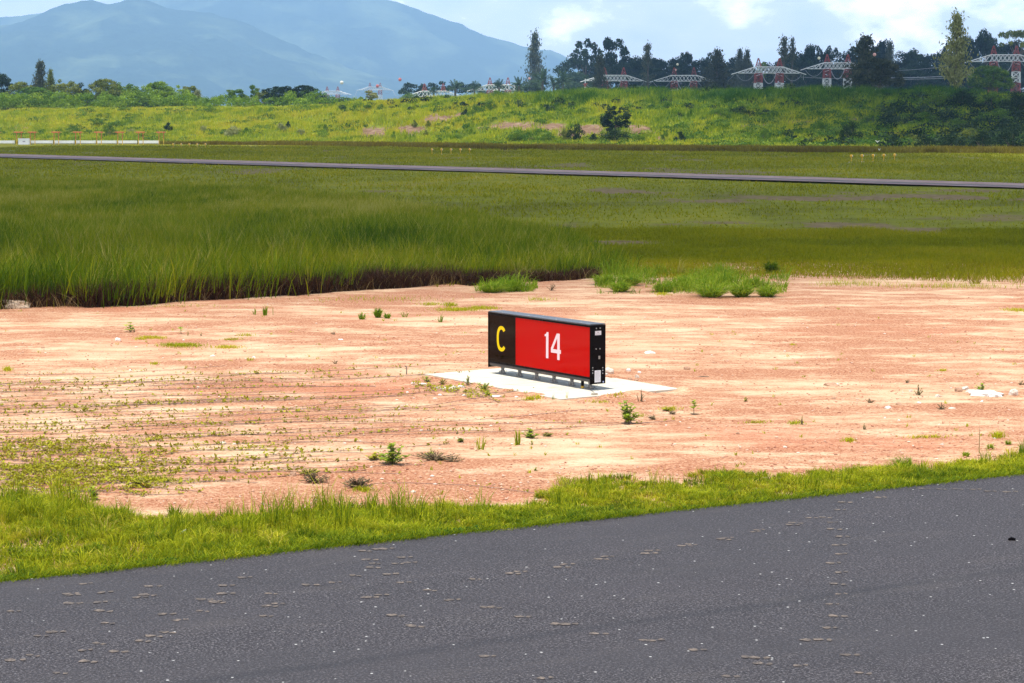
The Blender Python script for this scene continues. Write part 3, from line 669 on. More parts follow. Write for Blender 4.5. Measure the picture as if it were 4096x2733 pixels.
cs0, co0, cl0 = verge_pts(10200); nc = len(cs0)      # tussocks
ck = rng.integers(22, 64, nc); ci = np.repeat(np.arange(nc), ck); n = len(ci)
chh = (.030 + .10 * fbm(cs0 * 1.3, co0 * 1.3, 306) ** 1.5 + .05 * sstep(5.5, 1.0, cs0) * rng.uniform(0, 1, nc)) * rng.uniform(.6, 1.5, nc); ctt = np.clip(-.08 + .75 * fbm(cs0 * 1.2, co0 * 2, 310) + rng.normal(0, .22, nc) + .1 * sstep(.1, .9, co0), 0, 1)
r_ = rng.normal(0, 1, (n, 2)) * (.012 + .22 * chh[ci])[:, None]; s, o = cs0[ci] + r_[:, 0], np.maximum(co0[ci] + r_[:, 1], -.10); x, y = tax_xy(s, o)
h = chh[ci] * rng.uniform(.5, 1.25, n); a = np.arctan2(TE.y * r_[:, 0] + TN.y * r_[:, 1], TE.x * r_[:, 0] + TN.x * r_[:, 1]) + rng.normal(0, .5, n); ln = h * rng.uniform(.25, 1.15, n)
parts.append(blades(x, y, soil_z(x, y) - .005, h, rng.uniform(.004, .009, n), ln * np.cos(a), ln * np.sin(a), np.clip(ctt[ci] + rng.normal(0, .10, n), 0, 1), .32, 1 - .3 * rng.uniform(0, 1, n), .66))
# edge mat that hangs over the asphalt
n = 24000; s = rng.uniform(-4, 19, n); o = rng.normal(-.03, .05, n) + .05 * (fbm(s * 2.5, s * 0, 309) - .5); x, y = tax_xy(s, o)
h = rng.uniform(.04, .12, n); a = rng.uniform(0, 6.283, n); ln = h * rng.uniform(.3, 1.2, n)
parts.append(blades(x, y, np.full(n, .01), h, rng.uniform(.005, .010, n), ln * np.cos(a) + TN.x * -.03, ln * np.sin(a) + TN.y * -.03, np.clip(.22 + rng.normal(0, .16, n), 0, 1)))
# taller wisps, mostly at the near end
cs_ = rng.uniform(-1.3, 13.5, 300); w_ = rng.uniform(0, 1, 300) < (.16 + .84 * sstep(7.0, 2.5, cs_)); cs_ = cs_[w_]
co_ = np.interp(cs_, VS, VO) * rng.uniform(.35, .98, len(cs_))
for s0, o0 in zip(cs_, co_):
    n = int(rng.integers(14, 42)); hh = rng.uniform(.14, .34) * (.65 + .5 * (1 - sstep(3, 9, s0)))
    s = s0 + rng.normal(0, .05, n); o = o0 + rng.normal(0, .05, n); x, y = tax_xy(s, o)
    h = hh * rng.uniform(.5, 1.2, n); a = rng.uniform(0, 6.283, n); ln = h * rng.uniform(.1, .65, n)
    parts.append(blades(x, y, np.zeros(n), h, rng.uniform(.005, .010, n), ln * np.cos(a), ln * np.sin(a), np.clip(rng.normal(.38, .17, n), 0, 1), .3))
Qc, Tc = [], []                         # clover along the broken edge, tinted dark for the shade under overhanging grass
for s0 in rng.uniform(-1.4, 13.6, 130):
    if rng.uniform() > .25 + .75 * float(sstep(8, 2, s0)): continue
    n = int(rng.integers(25, 80)); s = s0 + rng.normal(0, .11, n); o = rng.uniform(-.04, .16, n) ; x, y = tax_xy(s, o)
    c = np.stack([x, y, rng.uniform(.01, .085, n)], -1); Qc.append(leaf_quads(c, np.array([[0, 0, 1.0]]) + rng.normal(0, .7, (n, 3)), rng.uniform(.007, .015, n), .8)); Tc.append(np.clip(rng.normal(.15, .2, n), 0, 1))
tag(link("clover_undergrowth", quads_mesh("clover_undergrowth", np.concatenate(Qc), np.concatenate(Tc)), M["leaf_mid"]), kind="stuff")
tag(link("verge_grass", blade_mesh("verge_grass", parts), M["verge"]), kind="stuff")
# tall grass field
TALL = gxy([(-500, 1258), (0, 1240), (400, 1227), (900, 1197), (1500, 1161), (1800, 1141), (2300, 1116), (2420, 1095), (2450, 1050), (2380, 985), (2150, 915), (1800, 850), (1400, 795), (900, 750), (300, 725), (-500, 715)])
def scatter_poly(poly, n):
    xs = [p[0] for p in poly]; ys = [p[1] for p in poly]
    x = rng.uniform(min(xs), max(xs), n * 3); y = rng.uniform(min(ys), max(ys), n * 3)
    return x, y
x = rng.uniform(-44, 4, 900000); y = 44 + (150 - 44) * rng.uniform(0, 1, 900000) ** 1.35
k = inpoly(x + (fbm(x / 3, y / 5, 313) - .5) * 2.2, y + (fbm(x / 2, y / 2, 311) - .5) * 1.6 - 1.5 * fbm(x / .9, x * 0 + 2.2, 391) + .55, TALL) & (x > -.262 * y - 2); x, y = x[k], y[k]
k = rng.uniform(0, 1, len(x)) < 215000 / max(len(x), 1); x, y = x[k], y[k]; n = len(x)
ncl = 8500; kk = rng.integers(0, n, ncl); ccx, ccy = x[kk], y[kk]; ci = rng.integers(0, ncl, n); rr = rng.normal(0, 1, (n, 2)) * .17 * (1 + ccy[ci] / 120)[:, None]
sel = rng.uniform(0, 1, n) < .80; x = np.where(sel, ccx[ci] + rr[:, 0], x); y = np.where(sel, ccy[ci] + rr[:, 1], y)
chh = rng.uniform(.62, 1.28, ncl); ctt = rng.normal(0, .15, ncl) + .45 * (rng.uniform(0, 1, ncl) < .07); cdir = rng.uniform(0, 6.283, ncl)
ed = np.clip((y - np.interp(x, [p[0] for p in FRONT], [p[1] for p in FRONT])) / 60, 0, 1)
hn = fbm(x / 4.5, y / 8, 315); right = sstep(-6, 3.5, x - (y - 50) * -.05)
h = (.50 + .50 * hn) * (1 - .35 * right) * (1 - .45 * sstep(.2, .9, ed)) * rng.uniform(.6, 1.2, n) * np.where(sel, chh[ci], 1)
a = np.where(sel, np.arctan2(rr[:, 1], rr[:, 0]) + rng.normal(0, .6, n), rng.uniform(0, 6.283, n)); ln = h * rng.uniform(.08, .62, n)
ti = np.clip(.02 + np.where(sel, ctt[ci], 0) + .62 * fbm(x / 6, y / 12, 317) + .25 * fbm(x / 1.3, y / 2.5, 318) + rng.normal(0, .13, n) - .12 * (1 - sstep(0, .5, ed)) + .1 * right, 0, .97)
w = rng.uniform(.006, .014, n) * (1 + y / 60)
fd = y - np.interp(x, [p[0] for p in FRONT], [p[1] for p in FRONT]); fr_ = (rng.uniform(0, 1, n) < .78) * (1 - sstep(1.0, 3.5, fd + (fbm(x / .8, y / .8, 319) - .5) * 2))
zb_ = -.03 + fr_ * h * (.24 + .46 * fbm(x / .7, y / 1.2, 320))
h = h * (1 - .3 * fr_ * (1 - fbm(x / .9, x * 0, 322)))
ti = np.clip(ti + .8 * (fbm(x / 6, y / 14, 324) - .55) + .35 * (fbm(x / 1.6, y / 3.5, 326) - .5) + .18 * sstep(.25, .55, ed) , 0, .97)
parts = [blades(x, y, zb_, h, w, ln * np.cos(a) + .04, ln * np.sin(a), ti)]
k = rng.uniform(0, 1, n) < .06; n2 = int(k.sum())                # pale seed stems above the rest
parts.append(blades(x[k], y[k], np.full(n2, 0), h[k] * rng.uniform(1.1, 1.35, n2), w[k] * .75, ln[k] * np.cos(a[k]) * 1.3, ln[k] * np.sin(a[k]), np.clip(rng.normal(.85, .08, n2), 0, 1)))
tag(link("tall_grass", blade_mesh("tall_grass", parts), M["tall"]), kind="stuff")
# its dry, tangled stalks along the front edge
n = 60000; x = rng.uniform(-16, 2.3, n); fy_ = np.interp(x, [p[0] for p in FRONT], [p[1] for p in FRONT]); y = fy_ + rng.gamma(1.3, .9, n) - .12 + 1.5 * fbm(x / .9, x * 0 + 2.2, 391) - .55
h = rng.uniform(.10, .60, n) * (1 - .5 * sstep(-5, 2, x)) * (.55 + .75 * fbm(x / .6, y / .6, 396)); a = rng.uniform(0, 6.283, n); ln = h * rng.uniform(.1, 1.3, n)
ti = np.clip(rng.beta(1.1, 4.0, n), 0, 1)
parts = [blades(x, y, np.full(n, -.02), h, rng.uniform(.008, .022, n), ln * np.cos(a), ln * np.sin(a), ti)]
n = 1900; x = rng.uniform(-16, 2.2, n); y = np.interp(x, [p[0] for p in FRONT], [p[1] for p in FRONT]) + rng.uniform(.05, .6, n); h = rng.uniform(.1, .45, n); a = rng.uniform(0, 6.283, n); ln = h * rng.uniform(.4, 1.6, n)
parts.append(blades(x, y, np.full(n, -.02), h, rng.uniform(.008, .016, n), ln * np.cos(a), ln * np.sin(a) * .5, rng.uniform(.45, 1, n)))
sv, ov, lv = verge_pts(90000); xv, yv = tax_xy(sv, ov); kv = fbm(sv * 2.6, ov * 3.2, 395) > .42; sv, ov, xv, yv = sv[kv], ov[kv], xv[kv], yv[kv]; n = len(xv)   # litter added in the verge, coloured dark as shade between the blades
h = rng.uniform(.012, .05, n); a = rng.uniform(0, 6.283, n); ln = rng.uniform(.02, .09, n)
parts.append(blades(xv, yv, soil_z(xv, yv) - .002, h, rng.uniform(.006, .012, n), ln * np.cos(a), ln * np.sin(a), np.clip(rng.beta(1.2, 2.2, n), 0, 1)))
tag(link("dry_grass", blade_mesh("dry_grass", parts), M["straw"]), kind="stuff")
# shorter grass of the strip
parts = []
x = rng.uniform(-2, 22, 260000); y = rng.uniform(50, 82, 260000); fy_ = front_y(x)
d0 = y - fy_ - (fbm(x / 1.5, y / 1.5, 321) - .5) * 2.2
k = (d0 > 0) & ~inpoly(x, y, TALL) & (rng.uniform(0, 1, len(x)) < .25 + .75 * sstep(0, 3.0, d0)) & (rng.uniform(0, 1, len(x)) > bare_amt(x, y) * 1.1) & (x < .255 * y + 1.5)
x, y = x[k], y[k]; n = len(x); hn = fbm(x / 2.2, y / 3.5, 323)
h = (.05 + .24 * hn ** 1.4) * rng.uniform(.5, 1.3, n); a = rng.uniform(0, 6.283, n); ln = h * rng.uniform(.15, .8, n)
ti = np.clip(.05 + .6 * fbm(x / 5, y / 6, 325) + .2 * fbm(x, y, 326) + rng.normal(0, .12, n), 0, 1)
parts.append(blades(x, y, np.full(n, -.03), h, rng.uniform(.010, .022, n), ln * np.cos(a), ln * np.sin(a), ti))
x = rng.uniform(-90, 75, 420000); y = 72 + 340 * rng.uniform(0, 1, 420000) ** 1.5
ua = U0 + x * F / y; df = HC * F / (np.interp(ua, BK_U, BK_VF) - VH)
A0, A1 = G(0, 617), G(4096, 738); B0, B1 = G(0, 634), G(4096, 762)
def side(p, q, x, y): return (q.x - p.x) * (y - p.y) - (q.y - p.y) * (x - p.x)
onroad = (side(A0, A1, x, y) < 0) & (side(B0, B1, x, y) > 0)
k = (np.abs(ua - U0) < 2200) & (y < df + 2) & ~onroad & ~inpoly(x, y, TALL) & (rng.uniform(0, 1, len(x)) > bare_amt(x, y) * 1.15) & (rng.uniform(0, 1, len(x)) < .35 + .65 * fbm(x / 4, y / 8, 327))
x, y = x[k], y[k]; k = rng.uniform(0, 1, len(x)) < 150000 / len(x); x, y = x[k], y[k]; n = len(x)
h = (.05 + .10 * fbm(x / 6, y / 9, 329)) * rng.uniform(.5, 1.4, n) * (1 + y / 260); a = rng.uniform(0, 6.283, n); ln = h * rng.uniform(.2, .9, n)
ti = np.clip(.02 + .95 * turf_tint(x, y) + rng.normal(0, .13, n), 0, 1)
parts.append(blades(x, y, np.full(n, -.06), h, .02 + y * .00032 * rng.uniform(.6, 1.5, n), ln * np.cos(a), ln * np.sin(a), ti))
n = 9000; uu_ = np.concatenate([rng.uniform(2380, 3150, 7500), rng.uniform(1900, 2150, 1500)]); vv_ = np.concatenate([1178 - 85 * rng.uniform(0, 1, 7500) ** .8, 1168 - 25 * rng.uniform(0, 1, 1500)])
g = np.array([G(a_, b_)[:2] for a_, b_ in zip(uu_, vv_)]); x, y = g[:, 0], g[:, 1]; cl = fbm(x / .8, y / 1.2, 361); k = cl > .42; x, y, cl = x[k], y[k], cl[k]; n = len(x)
h = (.08 + .9 * (cl - .4)) * rng.uniform(.3, 1.5, n); a = rng.uniform(0, 6.283, n); ln = h * rng.uniform(.3, 1.1, n)
tag(link("clump_grass", blade_mesh("clump_grass", [blades(x, y, np.full(n, -.01), h, rng.uniform(.010, .019, n), ln * np.cos(a), ln * np.sin(a), np.clip(rng.normal(.45, .2, n), 0, 1), .4, .85, .68)]), M["tuft"]), kind="stuff")
tag(link("short_grass", blade_mesh("short_grass", parts), M["short"]), kind="stuff")
# brown strip of taller grass at the foot of the bank
u = rng.uniform(-100, 4300, 120000); df = HC * F / (np.interp(u, BK_U, BK_VF) - VH); wid = np.interp(u, [0, 900, 1300, 2000, 3300, 4200], [4, 10, 26, 34, 30, 26])
d = df + 3 - rng.uniform(0, 1, len(u)) * wid * (.75 + .5 * fbm(u / 60, u * 0, 331)); x = (u - U0) / F * d
k = rng.uniform(0, 1, len(u)) < np.interp(u, [0, 700, 1300, 4200], [.1, .35, 1, 1]); u, d, x = u[k], d[k], x[k]; n = len(x)
h = (.5 + .7 * fbm(x / 5, d / 5, 333)) * rng.uniform(.6, 1.2, n); a = rng.uniform(0, 6.283, n); ln = h * rng.uniform(.1, .5, n)
ti = np.clip(.9 * fbm(x / 5, d / 6, 335) + rng.normal(0, .12, n) + .15 * sstep(3000, 4000, u), 0, 1)
tag(link("brown_grass", blade_mesh("brown_grass", [blades(x, d, np.full(n, -.1), h, rng.uniform(.06, .16, n), ln * np.cos(a), ln * np.sin(a), ti)]), M["brown"]), kind="stuff")
# weeds and cane grass all over the bank
u = rng.uniform(-120, 4250, 330000); t = rng.uniform(0, 1.35, 330000) ** .9
df = HC * F / (np.interp(u, BK_U, BK_VF) - VH); dc = np.interp(u, BK_U, BK_DC); d = df + t * (dc - df); x = (u - U0) / F * d
vq = VH - (bank_z(u, d) - HC) * F / d
k = (rng.uniform(0, 1, len(u)) > bank_bare(u, d) * 1.15) & (rng.uniform(0, 1, len(u)) < .5 + .5 * fbm(x / 3, d / 6, 341))
u, d, x, t, vq = u[k], d[k], x[k], t[k], vq[k]; z = bank_z(u, d); n = len(x)
cane = sstep(1550, 2300, u) * sstep(430, 395, vq)
lush = sstep(2300, 3000, u) * sstep(520, 440, vq)
h = (.45 + .8 * fbm(x / 4, d / 8, 343)) * rng.uniform(.6, 1.3, n) * (1 + .9 * cane + .25 * lush)
a = rng.uniform(0, 6.283, n); ln = h * rng.uniform(.1, .7, n)
ti = .22 + .75 * fbm(x / 10, d / 14, 345) + .75 * (fbm(x / 2.2, d / 4, 347) - .5) - .36 * cane - .12 * lush + rng.normal(0, .10, n)
ti = ti + .18 * np.exp(-((u - 1500) / 420) ** 2 - ((vq - 470) / 45) ** 2) - .08 * sstep(1500, 2100, u)
ti = np.clip(ti + .05, 0, 1)
wd = rng.uniform(.07, .20, n) * (1 - .25 * cane)
tag(link("bank_grass", blade_mesh("bank_grass", [blades(x, d, z - .05, h, wd, ln * np.cos(a), ln * np.sin(a), ti)]), M["bank"]), kind="stuff")
# leafy undergrowth in clumps on the bank
cu = rng.uniform(-100, 4250, 6500); ct = rng.uniform(.03, 1.12, 6500)
df = HC * F / (np.interp(cu, BK_U, BK_VF) - VH); dc = np.interp(cu, BK_U, BK_DC); cdd = df + ct * (dc - df)
pk = fbm((cu - U0) / F * cdd / 9, cdd / 12, 351) + .12 * sstep(2600, 3400, cu) - .1 * sstep(1700, 1200, cu)
k = (pk > .455) & (bank_bare(cu, cdd) < .3); cu, cdd, pk = cu[k], cdd[k], pk[k]
Qs, Ts = [], []
for u0, d0_, pq in zip(cu, cdd, pk):
    p = bank_xyz(u0, d0_); r0 = rng.uniform(.4, 1.3) * (1 + .5 * float(sstep(2600, 3600, u0))); n = int(70 * r0)
    dr = rng.normal(0, 1, (n, 3)); dr[:, 2] = np.abs(dr[:, 2]); dr /= np.linalg.norm(dr, axis=1, keepdims=True)
    c = np.array(p) + dr * np.array([r0, r0, r0 * .75]) * rng.uniform(.6, 1.05, (n, 1))
    Qs.append(leaf_quads(c, dr + rng.normal(0, .5, (n, 3)), rng.uniform(.12, .26, n))); Ts.append(np.clip(rng.uniform(0, 1) ** 1.4 - .1 * (u0 > 2600) + rng.normal(0, .14, n), 0, 1))
tag(link("bank_undergrowth", quads_mesh("bank_undergrowth", np.concatenate(Qs), np.concatenate(Ts)), M["leaf_mid"]), kind="stuff")
def thicket(name, rows, leaf, size, tone):
    Qs, Ts = [], []
    for (ua, ub, va, vb, da, db, n, ra, rb) in rows:
        for k in range(n):
            u0, d0_ = rng.uniform(ua, ub), rng.uniform(da, db); v0 = va + (vb - va) * rng.uniform(0, 1) + 26 * (float(fbm(u0 / 60, d0_ * 0 + va, 371)) - .5); p = P(u0, v0, d0_)
            r0 = rng.uniform(ra, rb); m_ = int(26 * r0 ** 2 / (size * 4) ** 1.2) + 20
            dr = rng.normal(0, 1, (m_, 3)); dr[:, 2] = np.abs(dr[:, 2]) - .25; dr /= np.linalg.norm(dr, axis=1, keepdims=True)
            Qs.append(leaf_quads(np.array(p) + dr * np.array([r0, r0, r0 * .8]) * rng.uniform(.6, 1.05, (m_, 1)), dr + rng.normal(0, .5, (m_, 3)), rng.uniform(.6, 1.3, m_) * size)); Ts.append(np.clip(rng.uniform(*tone) + rng.normal(0, .13, m_), 0, 1))
    tag(link(name, quads_mesh(name, np.concatenate(Qs), np.concatenate(Ts)), M[leaf]), kind="stuff")
thicket("hedge_undergrowth", [(-80, 790, 385, 436, 560, 580, 210, 1.0, 2.0), (780, 1500, 398, 428, 545, 570, 110, .8, 1.6), (1090, 1300, 375, 410, 562, 575, 30, 1, 2)], "leaf_light", .26, (-.1, .7))
thicket("woodland_undergrowth", [(2240, 4150, 262, 352, 985, 1060, 330, 2.2, 4.2), (2500, 3000, 240, 300, 1000, 1060, 50, 2, 4), (3150, 4150, 225, 300, 1000, 1060, 110, 2.4, 4.6), (1600, 2300, 338, 372, 960, 1000, 70, 1.5, 2.6)], "leaf_dark", .5, (.0, .6))
def on_bank(n, fu, fv, ra, rb):
    out_ = []
    for k in range(n):
        u0, v0 = fu(), fv(); df_ = HC * F / (np.interp(u0, BK_U, BK_VF) - VH); ds = np.linspace(df_ - 2, float(np.interp(u0, BK_U, BK_DC)) + 4, 60); vs = VH - (bank_z(np.full(60, u0), ds) - HC) * F / ds
        d0_ = float(ds[np.argmin(np.abs(vs - v0))]); out_.append((u0, u0 + .01, v0 - 6, v0 - 6.01, d0_, d0_ + .01, 1, ra, rb))
    return out_
thicket("bank_thicket", on_bank(280, lambda: 3480 + 640 * rng.uniform(0, 1) ** .75, lambda: rng.uniform(400, 606), .9, 2.4) + on_bank(70, lambda: rng.uniform(3150, 3700), lambda: rng.choice([rng.uniform(365, 420), rng.uniform(540, 600)]), .5, 1.4) + on_bank(60, lambda: rng.uniform(2350, 3200), lambda: rng.uniform(350, 470), .4, 1.3) + on_bank(50, lambda: rng.uniform(1350, 2300), lambda: rng.uniform(395, 450), .5, 1.3), "leaf_dark", .24, (.1, 1.0))
# ------------------------------------------------------------------ runners creeping over the soil
mbv = MB(); Qs, Ts = [], []
def runner(p0, p1, sag, leaves, size, tb):
    a, b = G(*p0), G(*p1); L = (b - a).length; n = max(6, int(L / .35)); pts = []
    for i in range(n + 1):
        t = i / n; q = a.lerp(b, t); q.y += sag * math.sin(math.pi * t) + .22 * (float(vnoise(t * L * .5, sag * 7, 401)) - .5)
        q.z = float(soil_z(q.x, q.y)) + .010; pts.append(q)
    mbv.tube(pts, .0028, 4, False)
    m_ = int(L * leaves)
    t = np.sort(rng.uniform(0, 1, m_)); dens = np.array([float(v) for v in vnoise(t * L * 1.1, np.full(m_, sag * 3 + 1.7), 403)]); t = t[rng.uniform(0, 1, m_) < .25 + dens]
    for q in t:
        i = min(int(q * n), n - 1); p = pts[i].lerp(pts[i + 1], q * n - i)
        k_ = 2; c = np.array([p] * k_) + rng.normal(0, .014, (k_, 3)) + np.array([0, 0, .018])
        Qs.append(leaf_quads(c, np.array([[0, 0, 1.0]] * k_) + rng.normal(0, .75, (k_, 3)), rng.uniform(.6, 1.15, k_) * size, .55)); Ts.append(np.clip(rng.normal(tb, .18, k_), 0, 1))
for k_ in range(46):
    v0 = 1530 + 430 * (k_ / 45) ** 1.1 + rng.normal(0, 5); far = rng.uniform(.35, 1)
    u1 = 400 + 1750 * far - 250 * (k_ / 45); v1 = v0 - (u1 / 1700) * rng.uniform(15, 95) + (10 if k_ > 40 else 0)
    runner((-80, v0), (u1, v1), rng.normal(0, .35), rng.uniform(7, 20) * (.8 + .7 * k_ / 45), .027, rng.uniform(.25, .5))
for p0, p1 in (((-50, 1500), (900, 1470)), ((300, 1520), (1500, 1545)), ((600, 1545), (1700, 1500)), ((900, 1690), (2150, 1600)), ((1200, 1730), (2600, 1690)), ((1300, 1700), (2350, 1640)), ((1400, 1745), (2700, 1680)), ((1100, 1640), (1900, 1545)), ((1300, 1650), (2080, 1570)), ((1500, 1930), (2250, 1985)), ((700, 1880), (1700, 1860)), ((1700, 1590), (2250, 1541))):
    runner(p0, p1, rng.normal(0, .2), 9, .020, .3)
for k_ in range(170):                                                # the leafy mat at the near end
    u0 = -60 + abs(rng.normal(0, 1)) * 330; v0 = rng.uniform(1760, 1975)
    runner((u0, v0), (u0 + rng.uniform(60, 260), v0 + rng.normal(-4, 16)), 0, rng.uniform(26, 60), .022, rng.uniform(.35, .72))
for k_ in range(60):
    u0 = rng.uniform(1640, 1960); v0 = 1535 + (u0 - 1640) * .16 + rng.normal(0, 10)
    runner((u0, v0), (u0 + rng.uniform(15, 60), v0 + rng.normal(4, 6)), 0, 26, .022, .6)
q = np.concatenate(Qs); t_ = np.concatenate(Ts); vme = mbv.mesh("tmp")
vv = np.array(mbv.v); ff = np.array([f for f in mbv.f if len(f) == 4])
lp = np.concatenate([ff.ravel(), np.arange(len(q) * 4) + len(vv)]); npoly = len(ff) + len(q)
me = np_mesh("creeping_vines", np.concatenate([vv, q.reshape(-1, 3)]), lp, np.arange(npoly) * 4, {"tint": np.concatenate([np.zeros(len(vv)), np.repeat(t_, 4)])}, np.concatenate([np.zeros(len(ff), int), np.ones(len(q), int)]))
bpy.data.meshes.remove(vme)
tag(link("creeping_undergrowth", me, [M["vine_stem"], M["leaf_vine"]]), kind="stuff")
# sparse seedlings and short yellow turf on the soil
parts = []
def patch(cu, cv, ru, rv, n, hmin, hmax, tb, sd=.12):
    uu_ = cu + rng.normal(0, ru * .5, n); vv_ = cv + rng.normal(0, rv * .5, n)
    g = np.array([G(a_, b_)[:2] for a_, b_ in zip(uu_, vv_)]); x, y = g[:, 0], g[:, 1]
    h = rng.uniform(hmin, hmax, n); a = rng.uniform(0, 6.283, n); ln = h * rng.uniform(.2, 1.1, n)
    parts.append(blades(x, y, soil_z(x, y) - .003, h, rng.uniform(.006, .012, n), ln * np.cos(a), ln * np.sin(a), np.clip(rng.normal(tb, sd, n), 0, 1)))
for a in ((610, 1352, 50, 5, 420, .02, .06, .75), (560, 1357, 30, 4, 160, .02, .05, .7), (720, 1383, 90, 9, 900, .02, .06, .42), (910, 1390, 50, 5, 380, .02, .06, .78), (1830, 1240, 90, 7, 900, .02, .07, .6), (1930, 1232, 60, 6, 500, .02, .08, .55),
          (1720, 1218, 40, 5, 160, .03, .08, .5), (1800, 1222, 30, 5, 200, .03, .10, .5), (2150, 1200, 60, 6, 160, .03, .08, .55), (2650, 1180, 30, 5, 260, .03, .06, .7), (985, 1340, 30, 5, 90, .02, .06, .5), (930, 1356, 40, 4, 130, .02, .05, .5),
          (30, 1480, 18, 6, 160, .03, .07, .65), (620, 1458, 18, 4, 60, .02, .06, .6), (1000, 1442, 18, 5, 50, .03, .07, .6), (3170, 1378, 14, 3, 60, .02, .04, .75), (3770, 1484, 20, 3, 70, .02, .05, .75), (4070, 1245, 60, 6, 420, .02, .06, .7),
          (3395, 1763, 26, 6, 130, .02, .06, .6), (3180, 1695, 34, 5, 110, .02, .05, .5), (3700, 1750, 90, 4, 160, .02, .05, .7), (3030, 1690, 60, 4, 90, .02, .05, .5), (2680, 1634, 40, 5, 120, .02, .05, .6), (2470, 1592, 40, 4, 60, .02, .05, .6),
          (2120, 1604, 26, 4, 80, .03, .08, .6), (2150, 1600, 20, 4, 40, .04, .1, .7), (600, 1925, 90, 10, 260, .03, .10, .45), (1450, 1960, 60, 8, 120, .02, .07, .5), (2400, 1610, 40, 4, 60, .02, .05, .5), (3800, 1150, 260, 9, 500, .05, .16, .5), (3400, 1140, 160, 8, 260, .05, .2, .5),
          (1500, 1200, 260, 9, 260, .03, .12, .5), (700, 1225, 300, 6, 160, .02, .06, .5), (3990, 1750, 30, 6, 150, .04, .10, .6), (3560, 1900, 26, 5, 60, .03, .09, .6), (2560, 1660, 30, 5, 40, .02, .06, .5), (3880, 1870, 160, 14, 500, .03, .10, .55)):
    patch(*a)
n = 700; uu_ = rng.uniform(-50, 4150, n); vv_ = rng.uniform(1230, 1930, n)
for a_, b_ in zip(uu_[:160], vv_[:160]): patch(a_, b_, 8, 2, 8, .02, .06, .5)
tag(link("sparse_grass", blade_mesh("sparse_grass", parts), M["verge"]), kind="stuff")
# ------------------------------------------------------------------ loose gravel on the soil
n = 15000; uu_ = rng.uniform(-60, 4160, n); vv_ = 1180 + 850 * rng.uniform(0, 1, n) ** .9
g = np.array([G(a_, b_)[:2] for a_, b_ in zip(uu_, vv_)]); x, y = g[:, 0], g[:, 1]
k = (fbm(x / 1.6, y / 1.6, 411) > .42) & (tax(x, y)[1] > .25)
lx_ = (x - SB.x) * math.cos(SANG) + (y - SB.y) * math.sin(SANG); ly_ = -(x - SB.x) * math.sin(SANG) + (y - SB.y) * math.cos(SANG)
k &= ~((lx_ > -.5) & (lx_ < 3.36) & (ly_ > -.96) & (ly_ < 1.3)); x, y = x[k], y[k]; n = len(x)
sz = np.minimum(.005 + .008 * rng.gamma(1.1, .8, n), .026); oc = np.array([(1, 0, 0), (0, 1, 0), (-1, 0, 0), (0, -1, 0), (.15, .1, .5), (0, 0, -.5)], float)
Vv = oc[None] * sz[:, None, None] * rng.uniform(.45, 1.4, (n, 6, 1)); ca, sa = np.cos(rng.uniform(0, 6.28, n)), None
th = rng.uniform(0, 6.28, n); cx, sx_ = np.cos(th)[:, None], np.sin(th)[:, None]
vx = Vv[..., 0] * cx - Vv[..., 1] * sx_; vy = Vv[..., 0] * sx_ + Vv[..., 1] * cx
Vv = np.stack([vx + x[:, None], vy + y[:, None], Vv[..., 2] + (soil_z(x, y) + sz * .25)[:, None]], -1)
tri = np.array([(0, 1, 4), (1, 2, 4), (2, 3, 4), (3, 0, 4), (1, 0, 5), (2, 1, 5), (3, 2, 5), (0, 3, 5)])
lp = (np.arange(n)[:, None, None] * 6 + tri[None]).ravel()
m, nt, out = new_mat("gravel_stones"); at = nd(nt, "ShaderNodeAttribute", attribute_name="tint")
finish(nt, out, ramp(nt, at.outputs["Fac"], [(0, (.28, .10, .055)), (.45, (.46, .22, .13)), (.75, (.60, .42, .30)), (1, (.74, .68, .58))]), .95)
tag(link("gravel", np_mesh("gravel", Vv.reshape(-1, 3), lp, np.arange(n * 8) * 3, {"tint": np.repeat(rng.beta(1.6, 1.9, n), 6)}), m), kind="stuff")
